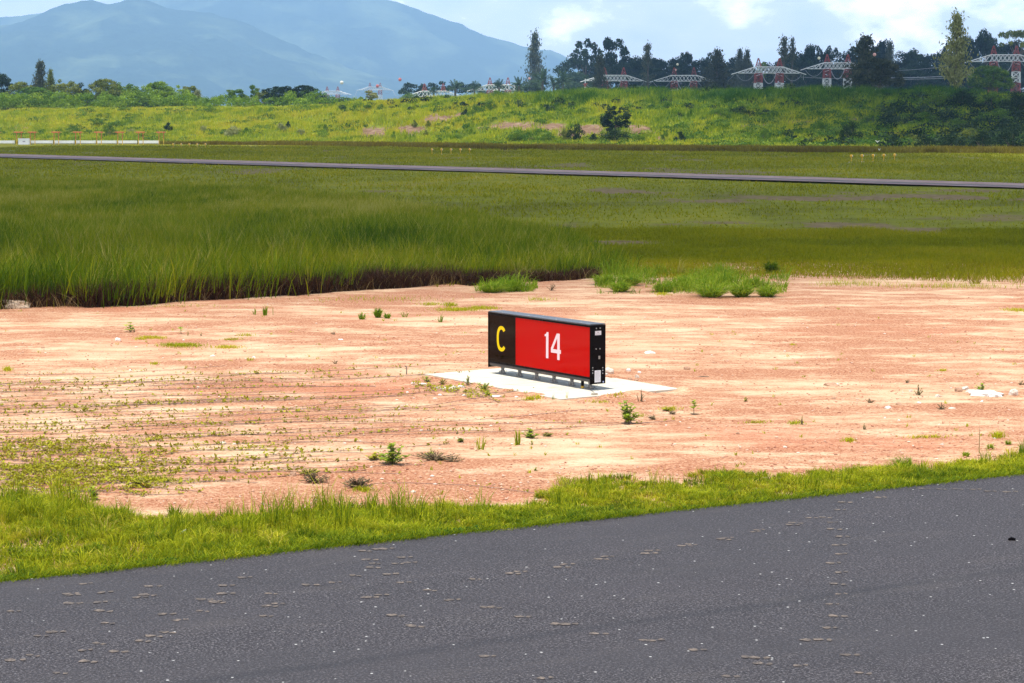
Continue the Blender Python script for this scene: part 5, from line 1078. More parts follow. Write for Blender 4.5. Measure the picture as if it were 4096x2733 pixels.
bush([("bush_b", "leaf_dark", 2305, 570, 80, 78, "dense black green bush at the bank foot left of the two tier bush"), ("bush_a", "leaf_olive", 2262, 570, 50, 60, "thin olive bush leaning against the dense black green one"),
 ("bush_d", "leaf_dark", 2460, 570, 140, 62, "wide dark bush, lower tier of the two tier clump at the bank foot"), ("broad_b", "leaf_dark", 2462, 545, 146, 122, "tall open sapling, upper tier of the two tier clump at the bank foot"),
 ("bush_c", "leaf_dark", 2718, 572, 46, 50, "small black bush alone at the foot right of the two tier clump"), ("bush_c", "leaf_mid", 2772, 566, 28, 32, "tiny green bush right of the small black bush"),
 ("bush_a", "leaf_mid", 2660, 560, 36, 36, "little green bush left of the small black bush"), ("bush_b", "leaf_mid", 2555, 572, 60, 36, "low green bush touching the wide dark bush"), ("bush_c", "leaf_dark", 2370, 572, 44, 40, "low dark bush between the dense one and two tier clump"),
 ("bush_b", "leaf_mid", 2065, 572, 88, 54, "spreading green bush at the foot below the red scar"), ("bush_b", "leaf_mid", 2190, 572, 62, 46, "round green bush right of the spreading one below the scar"), ("bush_a", "leaf_olive", 2130, 572, 40, 26, "small olive bush between the two bushes below the scar"),
 ("bush_d", "leaf_mid", 1905, 475, 84, 62, "dark green bush above the big red scar"), ("bush_b", "leaf_mid", 1965, 445, 60, 44, "green bush uphill of the dark one above the scar"), ("bush_c", "leaf_dark", 1860, 470, 40, 34, "small dark bush at the left end of the clump above the scar"),
 ("bush_c", "leaf_mid", 2026, 440, 32, 32, "single round bush high on the bank right of the scar clump"), ("bush_c", "leaf_light", 1576, 560, 30, 38, "light upright bush on the left scar"), ("bush_c", "leaf_olive", 1657, 510, 24, 34, "narrow olive bush between scar and mound"),
 ("bush_c", "leaf_olive", 1709, 510, 26, 30, "olive bush at the foot of the reddest mound"), ("bush_c", "leaf_olive", 1700, 545, 24, 26, "little olive bush below the reddest mound"), ("bush_a", "leaf_light", 1830, 566, 44, 36, "yellowish bush at the foot left of the spreading bush"),
 ("bush_c", "leaf_mid", 1762, 572, 34, 26, "green tuft like bush at the foot under the mound"), ("bush_c", "leaf_olive", 1490, 562, 30, 24, "olive bush on the left tip of the left scar"), ("bush_b", "leaf_mid", 1526, 455, 50, 40, "mid green bush on the upper slope left of the mound"),
 ("bush_a", "leaf_mid", 1470, 440, 40, 24, "low bush near the crest above the left scar"), ("bush_a", "leaf_pale", 930, 552, 74, 52, "pale flowering bush at the bank foot right of the antennas"), ("bush_a", "leaf_pale", 816, 538, 44, 38, "smaller pale bush left of the flowering one"),
 ("bush_c", "leaf_mid", 980, 540, 30, 32, "green bush right of the pale flowering bush"), ("bush_d", "leaf_mid", 438, 545, 60, 60, "dark green bush behind the middle antennas"), ("bush_d", "leaf_mid", 470, 512, 70, 32, "flat green bush uphill behind the middle antennas"),
 ("bush_c", "leaf_dark", 673, 527, 36, 40, "compact dark bush beyond the last antenna"), ("bush_d", "leaf_mid", 288, 530, 70, 36, "green bush behind the third antenna"), ("bush_b", "leaf_mid", 390, 505, 60, 36, "green bush high behind the fourth antenna"),
 ("bush_a", "leaf_pale", 528, 540, 50, 26, "pale bush behind the sixth antenna"), ("bush_a", "leaf_pale", 1126, 525, 44, 36, "pale bush mid slope right of the flowering bush"), ("bush_c", "leaf_dark", 1152, 515, 22, 32, "dark little bush beside the mid slope pale bush"),
 ("bush_b", "leaf_light", 1292, 560, 62, 44, "bright yellow green bush at the foot before the left scar"), ("bush_a", "leaf_pale", 1205, 540, 40, 26, "pale low bush left of the bright yellow green bush"), ("bush_c", "leaf_mid", 1305, 525, 26, 30, "green bush above the bright yellow green one"),
 ("bush_b", "leaf_mid", 838, 455, 60, 32, "green bush on the slope below the pale sapling"), ("bush_b", "leaf_mid", 500, 450, 70, 24, "green bush on the upper slope under the antenna treeline"),
 ("bush_d", "leaf_dark", 3405, 572, 100, 92, "dark bush with a bare stem left of the white birds"), ("bush_a", "leaf_mid", 3285, 530, 52, 52, "grey green bush on the pale grass slope"), ("bush_d", "leaf_dark", 3570, 502, 90, 42, "dark flat bush on the slope above the white birds"),
 ("bush_c", "leaf_dark", 3594, 465, 30, 30, "small dark bush above the dark flat bush"), ("bush_c", "leaf_dark", 3446, 450, 26, 30, "small dark bush high on the shaded slope"), ("bush_d", "leaf_dark", 3573, 594, 84, 50, "dark bush at the foot just right of the white birds"),
 ("bush_d", "leaf_dark", 3700, 602, 120, 66, "dark layered bush right of the bird bush at the foot"), ("bush_b", "leaf_olive", 3650, 580, 80, 46, "olive bush between the two dark foot bushes"), ("bush_d", "leaf_dark", 3810, 606, 130, 76, "broad dark bush at the foot under the pale casuarina"),
 ("bush_b", "leaf_olive", 3880, 570, 110, 60, "olive bush on the slope above the broad dark one"), ("bush_d", "leaf_dark", 3930, 606, 120, 90, "dark bush left of the last foot bush"), ("bush_d", "leaf_dark", 4050, 608, 140, 120, "last dark bush at the foot on the right edge"),
 ("bush_d", "leaf_mid", 3745, 428, 170, 76, "large green bush on the crest below the pale casuarina"), ("bush_d", "leaf_mid", 3640, 395, 90, 40, "green bush on the crest left of the large crest bush"), ("bush_d", "leaf_dark", 3850, 440, 160, 84, "dark green bush on the crest right of the large one"),
 ("bush_d", "leaf_mid", 3965, 430, 140, 66, "green crest bush below the edge pylon's left mast"), ("bush_d", "leaf_dark", 4070, 450, 130, 90, "dark crest bush below the edge pylon's right mast"), ("bush_d", "leaf_mid", 3990, 510, 180, 80, "mid slope bush above the last foot bushes"),
 ("bush_b", "leaf_mid", 3700, 500, 120, 56, "mid slope bush under the large crest bush"), ("bush_d", "leaf_mid", 3830, 520, 110, 50, "mid slope dark leafed bush under the dark crest bush"), ("bush_d", "leaf_mid", 2990, 395, 110, 40, "green bush near the crest below the wide pylon"),
 ("bush_d", "leaf_mid", 3080, 430, 120, 44, "green bush on the slope below the wide pylon"), ("bush_d", "leaf_mid", 2880, 470, 110, 44, "leafy bush mid slope right of the two tier clump"), ("bush_d", "leaf_dark", 2960, 462, 110, 40, "darker leafy bush mid slope under the wide pylon"),
 ("bush_d", "leaf_mid", 3060, 565, 50, 56, "upright green bush at the foot of the pale grass slope"), ("bush_c", "leaf_mid", 3005, 540, 24, 28, "tiny bush left of the upright green one"), ("bush_d", "leaf_mid", 3420, 400, 120, 36, "green bush on the crest below the banded pylon"),
 ("bush_d", "leaf_mid", 3520, 410, 110, 40, "green bush on the crest right of the banded pylon"), ("bush_d", "leaf_mid", 2330, 460, 60, 34, "leafy bush on the slope above the dense black green bush"), ("bush_d", "leaf_mid", 1990, 395, 90, 36, "green bush at the crest below the long crossarm"), ("bush_d", "leaf_mid", 1640, 405, 90, 34, "green bush at the crest below the smallest palm")])
# ------------------------------------------------------------------ pylons
M["steel_white"] = paint("white_steel", (.66, .67, .66), .6, .08, 2); M["steel_red"] = paint("red_steel", (.27, .045, .032), .6, .15, 2); M["wire"] = paint("wire_grey", (.30, .31, .33), .6, .1, .5)
def lattice(mb, z0, z1, w0, w1, panels, c, l, cx=0.0):
    def q(z, w): return [Vector((cx + sx * w / 2, sy * w / 2, z)) for sx, sy in ((-1, -1), (1, -1), (1, 1), (-1, 1))]
    for k in range(4): mb.bar(q(z0, w0)[k], q(z1, w1)[k], c)
    for p in range(panels):
        a, b = p / panels, (p + 1) / panels
        A, B = q(z0 + (z1 - z0) * a, w0 + (w1 - w0) * a), q(z0 + (z1 - z0) * b, w0 + (w1 - w0) * b)
        for k in range(4):
            j = (k + 1) % 4; mb.bar(A[k], B[j], l); mb.bar(A[j], B[k], l); mb.bar(B[k], B[j], l)
SPN, LEGH = 8.0, 14.0
def pylon_proto(over):
    e = empty("pylon", (0, 0, 0)); C, Lc = .22, .13
    for sx in (-1, 1):
        cx = sx * SPN / 2
        mb = MB(); lattice(mb, 6.4, 10.4, 2.8, 2.6, 2, C, Lc, cx); t = mb.build("mast", M["steel_white"], e)
        mb = MB(); lattice(mb, 0, 2.2, 3.1, 3.0, 1, C, Lc, cx); mb.build("white_section", M["steel_white"], t)
        mb = MB(); lattice(mb, 2.2, 6.4, 3.0, 2.8, 2, C, Lc, cx); mb.build("red_section", M["steel_red"], t)
        mb = MB(); lattice(mb, 10.4, LEGH, 2.6, 2.4, 2, C, Lc, cx); mb.build("red_section", M["steel_red"], t)
        mb = MB(); lattice(mb, LEGH + 2.4, LEGH + 5.6, 2.0, .35, 2, .14, .10, cx); mb.build("red_peak", M["steel_red"], t)
    mb = MB(); zt, zb = LEGH + 2.4, LEGH; xs = SPN / 2 + 1.2
    for y in (-1.1, 1.1):
        mb.bar((-xs, y, zt), (xs, y, zt), C); mb.bar((-xs - over * .7, y * .5, zb + .1), (xs + over * .7, y * .5, zb + .1), C)
        for s in (-1, 1):
            mb.bar((s * xs, y, zt), (s * (xs + over), 0, zb - .5 + .1), C)
            for k in range(1, 4):
                f = k / 4.2; x = s * (xs + over * .75 * f); yy = y * (1 - f); mb.bar((x, yy * .7, zb + .1), (x, yy, zt - 2.9 * f * .95), Lc * .8)
                mb.bar((x, yy * .7, zb + .1), (s * (xs + over * .75 * (k - 1) / 4.2), yy, zt - 2.9 * (k - 1) / 4.2 * .95), Lc * .8)
        n = 7
        for k in range(n):
            a, b = -xs + 2 * xs * k / n, -xs + 2 * xs * (k + 1) / n
            mb.bar((a, y, zb + .1), (b, y, zt), Lc); mb.bar((b, y, zb + .1), (a, y, zt), Lc)
    for k in range(8):
        x = -xs + 2 * xs * k / 7; mb.bar((x, -1.1, zt), (x, 1.1, zt), Lc); mb.bar((x, -1.1, zb + .1), (x, 1.1, zb + .1), Lc)
    for s in (-1, 1): mb.bar((s * xs, 0, zb - 1.0), (s * 1.5, 0, zb + .1), Lc)
    mb.build("crossarm", M["steel_white"], e)
    for x0, x1 in ((-2.6, 2.6), (-xs - over * .8, -SPN / 2 - 1.8), (SPN / 2 + 1.8, xs + over * .8)):
        pts = [(x0 + (x1 - x0) * k / 10, -.4, zb - .4 - 3.4 * (1 - (k / 5 - 1) ** 2) * (1 if abs(x0) < 3 else .7)) for k in range(11)]
        mb = MB(); mb.tube(pts, .16 if abs(x0) < 3 else .07, 5); mb.build("jumper_loop", M["wire"], e)
    return e
PYL = [(1308, 1352, 378, "leftmost pylon, small and pale against the mountain foot"), (1480, 1521, 361, "small pale pylon with long thin arms, second from the left"), (1698, 1773, 388, "pylon sunk behind the crest left of the palms, low white crossarm"), (1960, 2032, 362, "pylon with a long white crossarm between the oil palms"),
       (2418, 2495, 325, "pylon in front of the great dark tree, twin red peaks"), (2697, 2775, 326, "pylon with symmetrical white crossarm in the middle of the dark trees"), (3033, 3118, 294, "pylon with wide crossarm beside the twin thin casuarinas"),
       (3308, 3391, 277, "banded pylon with white legs showing below red sections"), (3975, 4064, 247, "largest pylon, cut by the right edge, with red and white legs")]
PP = pylon_proto(9.0); PYW = []
for i, (ua, ub, vb, lab) in enumerate(PYL):
    o = PP if i == 0 else copy_tree(PP); d = F * SPN / (ub - ua); c = P((ua + ub) / 2, vb, d)
    o.location = (c.x, c.y, c.z - LEGH); o.rotation_euler = (0, 0, (-.22, .18, .12, -.10, .14, -.06, .10, .05, -.08)[i]); tag(o, lab, "pylon", "power line pylons behind the bank"); PYW.append(c)
mb = MB(); c = P(2341, 350, 850); mb.tube([(0, 0, -8), (0, 0, .2)], .42, 8); mb.tube([(0, 0, 1.6), (0, 0, 3.4)], .2, 8)
pp = empty("marker_post", c, "short red and white post left of the pylon before the great tree", "post"); mb.build("post_base", M["steel_white"], pp); mb = MB(); mb.tube([(0, 0, .2), (0, 0, 1.6)], .42, 8); mb.bar((-.9, 0, 1.2), (.9, 0, 1.5), .25); mb.build("red_band", M["steel_red"], pp)
def wire(p, q, sag, label, r=.07):
    pts = [p.lerp(q, k / 24) - Vector((0, 0, sag * (1 - (k / 12 - 1) ** 2))) for k in range(25)]
    mb = MB(); mb.tube(pts, r, 4, False); tag(mb.build("power_line", M["wire"], None), label, "power line", "wires between the pylons"); return pts
def off(i, dx, dz): c = PYW[i]; return Vector((c.x + dx, c.y, c.z + dz))
wire(off(7, 13.5, -.4), off(8, -13.5, -.4), 1.0, "highest wire crossing the black trees between banded and largest pylon", .06)
wire(off(7, 8, -3.2), off(8, -9, -4.4), .6, "upper of the pale double wire right of the banded pylon", .12)
wire(off(7, 8, -3.8), off(8, -9, -5.2), .5, "lower of the pale double wire right of the banded pylon", .10)
wire(off(6, 13, -.5), off(7, -13, -3.4), 1.2, "wire sagging between the wide pylon and the banded pylon"); wire(off(7, -14, -3.0), off(7, 13, -3.2), .4, "horizontal wire passing behind the banded pylon's masts")
wire(off(5, 13, -.5), off(6, -13, -.5), 1.5, "wire from the middle pylon to the wide pylon"); wire(off(4, 13, -.4), off(5, -13, -.4), .8, "wire bridging the two crossarms left of the grey conifers")
wire(off(0, 13, -2), off(1, -14, -.5), 2, "thin wire between the two small pale pylons", .1); wire(off(1, 14, -.5), off(2, -13, 2), 3, "thin wire from the long armed pale pylon towards the palms", .1)
M["ball_white"] = paint("ball_cream", (.78, .72, .55), .6, .05, 1); M["ball_red"] = paint("ball_red", (.50, .10, .06), .6, .1, 1); M["ball_pink"] = paint("ball_faded_red", (.58, .30, .25), .6, .1, 1)
bl = MB().lathe([(.02, -.5)] + [(.5 * math.cos(a), .5 * math.sin(a)) for a in np.linspace(-1.35, 1.35, 9)] + [(.02, .5)], 12); BALL = {k: link("marker_ball", bl.mesh("marker_ball", True), M[k]) for k in ("ball_white", "ball_red", "ball_pink")}
used = set()
for u, v, d, rad, k, lab in ((1367, 331, 1545, 1.3, "ball_white", "cream warning ball above the leftmost pylon"), (1510, 345, 1500, 1.2, "ball_red", "red warning ball in front of the long armed pale pylon"), (1600, 319, 1500, 1.2, "ball_red", "red warning ball hanging alone before the mountain"),
    (2710, 258, 860, .5, "ball_white", "cream warning ball above the middle pylon's left peak"), (2703, 280, 850, .4, "ball_pink", "small faded ball at the middle pylon's left mast"), (2118, 315, 850, .45, "ball_pink", "faded red ball by the palm at the casuarina's foot"), (3276, 233, 800, .55, "ball_white", "cream warning ball left of the banded pylon's peaks"), (3498, 219, 610, .5, "ball_pink", "faded pink warning ball before the huge domed tree")):
    o = BALL[k] if k not in used else BALL[k].copy()
    if k in used: COL.objects.link(o)
    used.add(k); o.location = P(u, v, d); o.scale = (rad * 2,) * 3; tag(o, lab, "warning ball", "warning balls on the power lines")
# ------------------------------------------------------------------ localizer antennas, white trough, cabinet
M["ant_orange"] = paint("antenna_orange", (.55, .13, .035), .5, .12, 3); M["ant_yellow"] = paint("antenna_yellow", (.72, .44, .03), .5, .1, 3); M["trough"] = paint("trough_white", (.86, .85, .82), .6, .06, 1)
AX = [(-24, -5), (67, 86), (122, 140), (217, 235), (303, 322), (388, 406), (471, 491), (553, 574), (636, 655)]
ORD = ["first", "second", "third", "fourth", "fifth", "sixth", "seventh", "eighth", "ninth"]
ap = empty("antenna", (0, 0, 0)); AD = 436.0
for sx in (-.47, .47):
    mb = MB(); mb.tube([(sx, 0, -.1), (sx, 0, 1.1)], .075, 6); mb.lathe([(.12, 0), (.12, .08)], 8, (sx, 0, -.1)); t = mb.build("post", M["ant_yellow"], ap); mb = MB(); mb.tube([(sx, 0, 1.1), (sx, 0, 2.5)], .075, 6); mb.build("post_upper", M["ant_orange"], t)
mb = MB(); mb.tube([(-.95, 0, 2.58), (.62, 0, 2.58)], [.08, .10], 6); mb.tube([(-.95, -.12, 2.50), (.62, -.12, 2.50)], .035, 6); mb.lathe([(.02, -.13), (.12, -.12), (.12, .14), (.02, .15)], 10, (.72, 0, 2.55)); bo = mb.build("boom", M["ant_orange"], ap)
mb = MB()
for k in range(7): x = -.9 + k * .24; L = .55 - .05 * k; mb.bar((x, -L, 2.66), (x, L, 2.66), .03); mb.bar((x, 0, 2.58), (x, 0, 2.68), .03)
mb.build("dipole_row", M["ant_orange"], bo)
mb = MB(); mb.tube([(-1.45, 0, 2.56), (-.95, 0, 2.58)], .028, 5); mb.tube([(.86, 0, 2.55), (1.25, 0, 2.53)], .028, 5); mb.build("boom_tip", M["ant_yellow"], bo)
for i, (a, b) in enumerate(AX):
    o = ap if i == 0 else copy_tree(ap); c = P((a + b) / 2, 578 - i * .3, AD); o.location = (c.x, AD, -.05); o.rotation_euler = (0, 0, random.uniform(-.08, .08))
    lab = "orange boom antenna cut off by the left edge, only its boom tip in view" if i == 0 else "orange boom antenna on two posts, %s of the full ones counting from the left" % ORD[i - 1]
    tag(o, lab, "antenna", "antennas in the row along the white trough")
tr = empty("cable_trough", P(330, 575, AD + .8) * 1.0, "long low white cable trough running along the antenna posts", "cable trough"); tr.location.z = 0
for a, b in ((-200, 64), (123, 217), (218, 303), (304, 388), (389, 471), (472, 553), (554, 640)):
    x0, x1 = (a + 2 - U0) / F * AD - tr.location.x, (b - 2 - U0) / F * AD - tr.location.x
    mb = MB(); mb.box(x0, 0, .22, x1, .5, .80); t = mb.build("trough_section", M["trough"], tr, bevel=.02)
    mb = MB()
    for q in (x0 + .2, x1 - .2): mb.box(q - .08, .1, -.3, q + .08, .4, .22)
    mb.build("support", M["leg_grey"], t)
cb = empty("equipment_cabinet", (P(94, 577, AD - .4).x, AD - .4, -.05), "white equipment cabinet standing in the antenna row behind two orange posts", "cabinet")
mb = MB(); mb.box(-1.15, .3, .0, 1.15, 1.3, 1.26); mb.build("cabinet_body", M["trough"], cb, bevel=.03); mb = MB(); mb.box(-1.2, .25, 1.26, 1.2, 1.35, 1.32); mb.build("roof", M["white_plate"], cb)
mb = MB(); mb.box(-.25, .285, .55, .30, .299, .78); mb.build("label_panel", M["grey_ink"], cb); mb = MB(); mb.box(1.02, .27, .55, 1.06, .299, .75); mb.build("handle", M["bolt_zinc"], cb)
# ------------------------------------------------------------------ approach lights
M["lamp_yellow"] = paint("lamp_yellow", (.74, .40, .02), .45, .08, 6); M["lens"] = paint("lamp_lens", (.62, .58, .50), .15, .05, 6)
lp_ = empty("approach_light", (0, 0, 0))
mb = MB(); mb.lathe([(.05, .0), (.05, .06), (.035, .08), (.035, .34), (.05, .36), (.035, .38), (.035, .50)], 10); mb.build("stem", M["lamp_yellow"], lp_, smooth=True)
mb = MB(); mb.box(-.28, -.2, -.06, .28, .2, .02); mb.build("base", M["pad"] if "pad" in M else M["rock_white"], lp_)
mb = MB(); mb.lathe([(.02, .0)] + [(.165 * math.cos(a), .165 + .165 * math.sin(a)) for a in np.linspace(-1.3, 1.3, 9)] + [(.02, .33)], 14, (0, 0, .5)); hd = mb.build("lamp_head", M["lamp_yellow"], lp_, smooth=True)
mb = MB(); mb.lathe([(.11, 0), (.105, .03), (.06, .05)], 14); ln_ = mb.build("lens", M["lens"], hd, (.125, -.05, .655)); ln_.rotation_euler = (0, R(90), -.3)
first = True
for us, vb, nm in (((3405, 3448, 3492, 3535, 3578), 648, "before the bushes by the white birds"), ((1728, 1766, 1804, 1842, 1879), 617, "in the middle group below the red scar"), ((693, 725, 757, 789, 822), 592, "in the small far group right of the antennas")):
    for k, u in enumerate(us):
        o = lp_ if first else copy_tree(lp_); first = False
        g = G(u, vb - (k * 1.2 if vb > 640 else 0)); o.location = (g.x, g.y, -.02); tag(o, "yellow approach light, %s from the left %s" % (ORD[k], nm), "approach light", "approach lights on the grass beyond the road"); o.rotation_euler = (0, 0, random.uniform(-.3, .3))
# ------------------------------------------------------------------ two white birds
def bird(u, v, d, rz, roll, size, label):
    e = empty("egret", P(u, v, d), label, "bird", "white birds flying over the grass", rz); e.scale = (size,) * 3; e.rotation_euler = (0, roll, rz)
    mb = MB(); mb.tube([(-.20, 0, .0), (-.08, 0, .0), (.08, 0, .02), (.17, 0, .06), (.22, 0, .09), (.30, 0, .08)], [.015, .05, .06, .035, .022, .004], 8); b = mb.build("body", M["rock_white"], e, smooth=True)
    for s in (-1, 1):
        mb = MB(); z = .004
        up = [(-.08, s * .04, .03), (.10, s * .04, .03), (.09, s * .22, .24), (-.02, s * .42, .36), (-.10, s * .24, .22)]; n = 5
        mb.add([Vector(p) + Vector((0, 0, .006)) for p in up] + [Vector(p) - Vector((0, 0, .006)) for p in up], [tuple(range(5)), tuple(range(9, 4, -1))] + [(i, 5 + i, 5 + (i + 1) % 5, (i + 1) % 5) for i in range(5)])
        mb.build("wing", M["rock_white"], b)
bird(3511, 569, 262, 1.2, -.5, .75, "upper white bird with raised wings over the bank foot"); bird(3516, 601, 250, .4, .5, .6, "lower white bird gliding just above the yellow lights")
# ------------------------------------------------------------------ grass tufts on the soil
def tuft(u, v, wpx, hpx, label, leaf="tuft", n=170, lean=(0, 0), tb=.45, group="grass tufts on the bare soil", spread=.75, bw=1.0):
    g = G(u, v); d = g.y; w, h = wpx / F * d, hpx / F * d * 1.02; k = rng.uniform(0, 1, n)
    a = rng.uniform(0, 6.283, n); r = w * .16 * np.sqrt(rng.uniform(0, 1, n)); bx, by = r * np.cos(a), r * np.sin(a)
    hh = h * rng.uniform(.45, 1.05, n); out_ = rng.uniform(.1, 1, n) ** .7 * w * .66 * spread; a2 = a + rng.normal(0, .5, n)
    me = blade_mesh("grass_tuft", [blades(bx, by, np.full(n, -.01), hh * (1 - .45 * out_ / (w * .66 + 1e-6)), rng.uniform(.008, .016, n) * d / 34 * bw, out_ * np.cos(a2) + lean[0] * hh, out_ * np.sin(a2) + lean[1] * hh, np.clip(rng.normal(tb, .2, n), 0, 1), .36, 1 - .55 * rng.uniform(0, 1, n) ** 2 * (spread > .55), .72)])
    o = link("grass_tuft", me, M[leaf], None, (g.x, g.y, float(soil_z(g.x, g.y)))); tag(o, label, "grass tuft", group)
for a in ((1965, 1170, 120, 66, "dense green tuft standing before the tall grass, left of its paler twin"), (2050, 1162, 110, 60, "paler green tuft leaning on the dense one before the tall grass"), (2480, 1168, 110, 62, "small green tuft, first on the left of the soil edge row"), (2420, 1140, 110, 66, "tuft at the corner where the tall grass ends"),
          (2520, 1142, 110, 70, "tuft behind the first one of the soil edge row"), (2655, 1168, 110, 64, "second tuft of the soil edge row"), (2740, 1160, 120, 84, "tuft tucked behind the biggest tuft's left side"), (2845, 1188, 190, 104, "biggest tuft of the soil edge row"), (2965, 1188, 130, 92, "tuft touching the biggest one on its right"),
          (3068, 1188, 110, 74, "round tuft, last on the right of the soil edge row"), (3010, 1150, 100, 70, "tuft behind the gap between the last two"), (2895, 1140, 110, 70, "tuft behind the biggest tuft")): tuft(*a, n=420, tb=.6, spread=1.25, bw=1.0)
tuft(3085, 1095, 100, 66, "dark spiky tuft growing inside the short grass", "tall", 260, tb=.1)
tuft(2760, 1100, 120, 40, "straw coloured tangle in the short grass above the biggest tuft", "tall", 160, tb=.7)
tuft(2715, 1100, 60, 110, "tall thin pale stems above the soil edge row", "tall", 22, tb=.9, lean=(.35, 0))
for a, k in (((1513, 1273, 56, 56, "upright green clump on the soil behind the sign's left end"), {}), ((1448, 1279, 60, 44, "thin clump left of the upright green one"), {"n": 50}), ((1550, 1276, 50, 34, "low clump right of the upright green one"), {"n": 60}), ((1060, 1262, 40, 50, "thin spiky clump near the tall grass edge"), {"n": 26, "spread": .4}), ((1018, 1258, 34, 34, "sparse wisp left of the thin spiky clump"), {"n": 10}), ((1092, 1260, 12, 48, "single upright blade right of the thin spiky clump"), {"n": 4, "spread": .2}),
    ((1760, 1290, 50, 50, "sparse wisps on the soil left of the sign's top corner"), {"n": 18}), ((1620, 1270, 60, 40, "faint wisps right of the upright green clump"), {"n": 14}),
    ((2072, 1779, 60, 84, "tall yellowish grass clump in the sandy hollow before the pad"), {"leaf": "verge", "n": 30, "spread": .5}), ((1924, 1796, 90, 86, "splayed yellowish grass left of the sandy hollow clump"), {"leaf": "verge", "n": 22}), ((1760, 1975, 50, 44, "lone straw coloured clump near the verge"), {"leaf": "verge", "n": 14, "tb": .8}),
    ((3625, 1886, 150, 92, "big green tuft leaning left at the verge, near the right edge"), {"n": 150, "lean": (-.55, 0), "tb": .4}), ((3864, 1826, 50, 34, "small bright tuft right of the leaning one"), {"n": 80, "tb": .7}), ((3962, 1792, 56, 36, "bright low tuft next to the tall straw stem"), {"n": 90, "tb": .75}), ((4033, 1777, 46, 32, "small spiky tuft close to the right edge"), {"n": 70, "tb": .65}), ((3930, 1868, 70, 52, "tuft with reddish base on the verge at right"), {"leaf": "verge", "n": 120, "tb": .3}), ((4090, 1830, 60, 100, "tall tuft at the right frame edge"), {"n": 80}), ((3917, 1812, 14, 150, "single tall straw stem at right"), {"leaf": "straw", "n": 5, "tb": .9, "spread": .2, "bw": .6}), ((3050, 1908, 80, 48, "star shaped tuft on the verge's soil notch"), {"leaf": "verge", "n": 60, "tb": .4}),
    ((2290, 1556, 24, 20, "yellow green weed beside the fifth leg of the sign"), {"leaf": "verge", "n": 24}), ((2268, 1600, 30, 46, "dry thin weed at the pad's front corner"), {"leaf": "verge", "n": 9, "tb": .9, "bw": .6}), ((2212, 1602, 30, 34, "small wispy weed left of the pad's front corner"), {"leaf": "verge", "n": 12, "bw": .6}), ((120, 2080, 230, 150, "largest verge tuft, splayed, near the left edge"), {"leaf": "verge", "n": 240, "tb": .36, "lean": (.1, 0)}), ((700, 2080, 110, 100, "upright verge tuft right of the largest"), {"leaf": "verge", "n": 110, "tb": .3}), ((3900, 1135, 120, 60, "faint brownish tuft at the soil's far edge on the right"), {"leaf": "brown", "n": 40, "tb": .8})): tuft(*a, **k)
# ------------------------------------------------------------------ leafy weeds
def weed(u, v, wpx, hpx, label, nst=9, leaves=9, ll=.075, leaf="leaf_weed", asp=.42, creep=0.0, name="leafy_weed", cat="weed", z0=None, group=None):
    g = G(u, v); d = g.y; w, h = wpx / F * d, hpx / F * d; e = empty(name, (g.x, g.y, float(soil_z(g.x, g.y)) if z0 is None else z0), label, cat, group)
    mb = MB(); Q, T = [], []
    for s in range(nst):
        a = rng.uniform(0, 6.283); r = w * .5 * (rng.uniform(0, 1) ** .6 if nst > 1 else .05); top = h * (1 - .75 * (r / (w * .5 + 1e-6)) ** 1.5) * rng.uniform(.75, 1.05) * (1 - creep) + .012
        p0 = Vector((rng.normal(0, .01), rng.normal(0, .01), -.01)); p2 = Vector((r * math.cos(a), r * math.sin(a), top)); p1 = p0.lerp(p2, .5) + Vector((0, 0, top * .15))
        mb.tube([p0, p1, p2], [.006, .005, .003], 5, False)
        for k in range(leaves):
            t = .25 + .78 * k / max(leaves - 1, 1); p = (p0 * (1 - t) ** 2 + p1 * 2 * t * (1 - t) + p2 * t * t); b = k * 2.4 + a
            dr = Vector((math.cos(b), math.sin(b), .35 + .5 * t)).normalized(); L = ll * rng.uniform(.7, 1.2) * (1.1 - .45 * t); sd = dr.cross(Vector((0, 0, 1))).normalized() * L * asp; mid = p + dr * L * .5; tip = p + dr * L - Vector((0, 0, L * .3))
            tt_ = min(1, max(0, rng.normal(.45, .2)))
            Q.append([p, mid + sd, tip, mid + Vector((0, 0, -.006 * 0))]); T.append(tt_); Q.append([p, mid, tip, mid - sd]); T.append(min(1, tt_ + .08))
    mb.build("stem", M["stem"], e); Q = np.array([[tuple(q) for q in f] for f in Q]); link("foliage", quads_mesh("foliage", Q, np.array(T)), M[leaf], e); return e
weed(2508, 1688, 96, 100, "tall leafy weed in front of the pad's right corner", 14, 11, .10)
weed(2776, 1653, 36, 52, "single stemmed sapling weed on the sandy strip right of the pad", 1, 14, .11)
weed(1572, 1858, 130, 84, "brightest broad leaved weed in the middle foreground soil", 15, 9, .085, asp=.6)
weed(1500, 1842, 90, 40, "small leafy weed left of the brightest one", 7, 6, .06, "leaf_vine", .7, .4)
weed(1735, 1838, 230, 46, "rusty brown creeping weed right of the brightest one", 26, 12, .045, "leaf_rust", .4, .35, "creeping_weed"); weed(1815, 1846, 90, 34, "rusty sprig at the end of the creeping weed", 9, 10, .04, "leaf_rust", .4, .2, "creeping_weed"); weed(1720, 1826, 50, 34, "yellow green sprig growing through the rusty weed", 6, 8, .05)
weed(1430, 1945, 150, 70, "rusty weed mat close to the verge", 26, 10, .045, "leaf_rust", .45, .35, "creeping_weed"); weed(1262, 1930, 140, 60, "dark rusty mat left of the one close to the verge", 22, 10, .045, "leaf_rust", .45, .4, "creeping_weed"); weed(1240, 1902, 110, 44, "olive weed tangle above the dark rusty mat", 16, 10, .04, "leaf_vine", .45, .35, "creeping_weed")
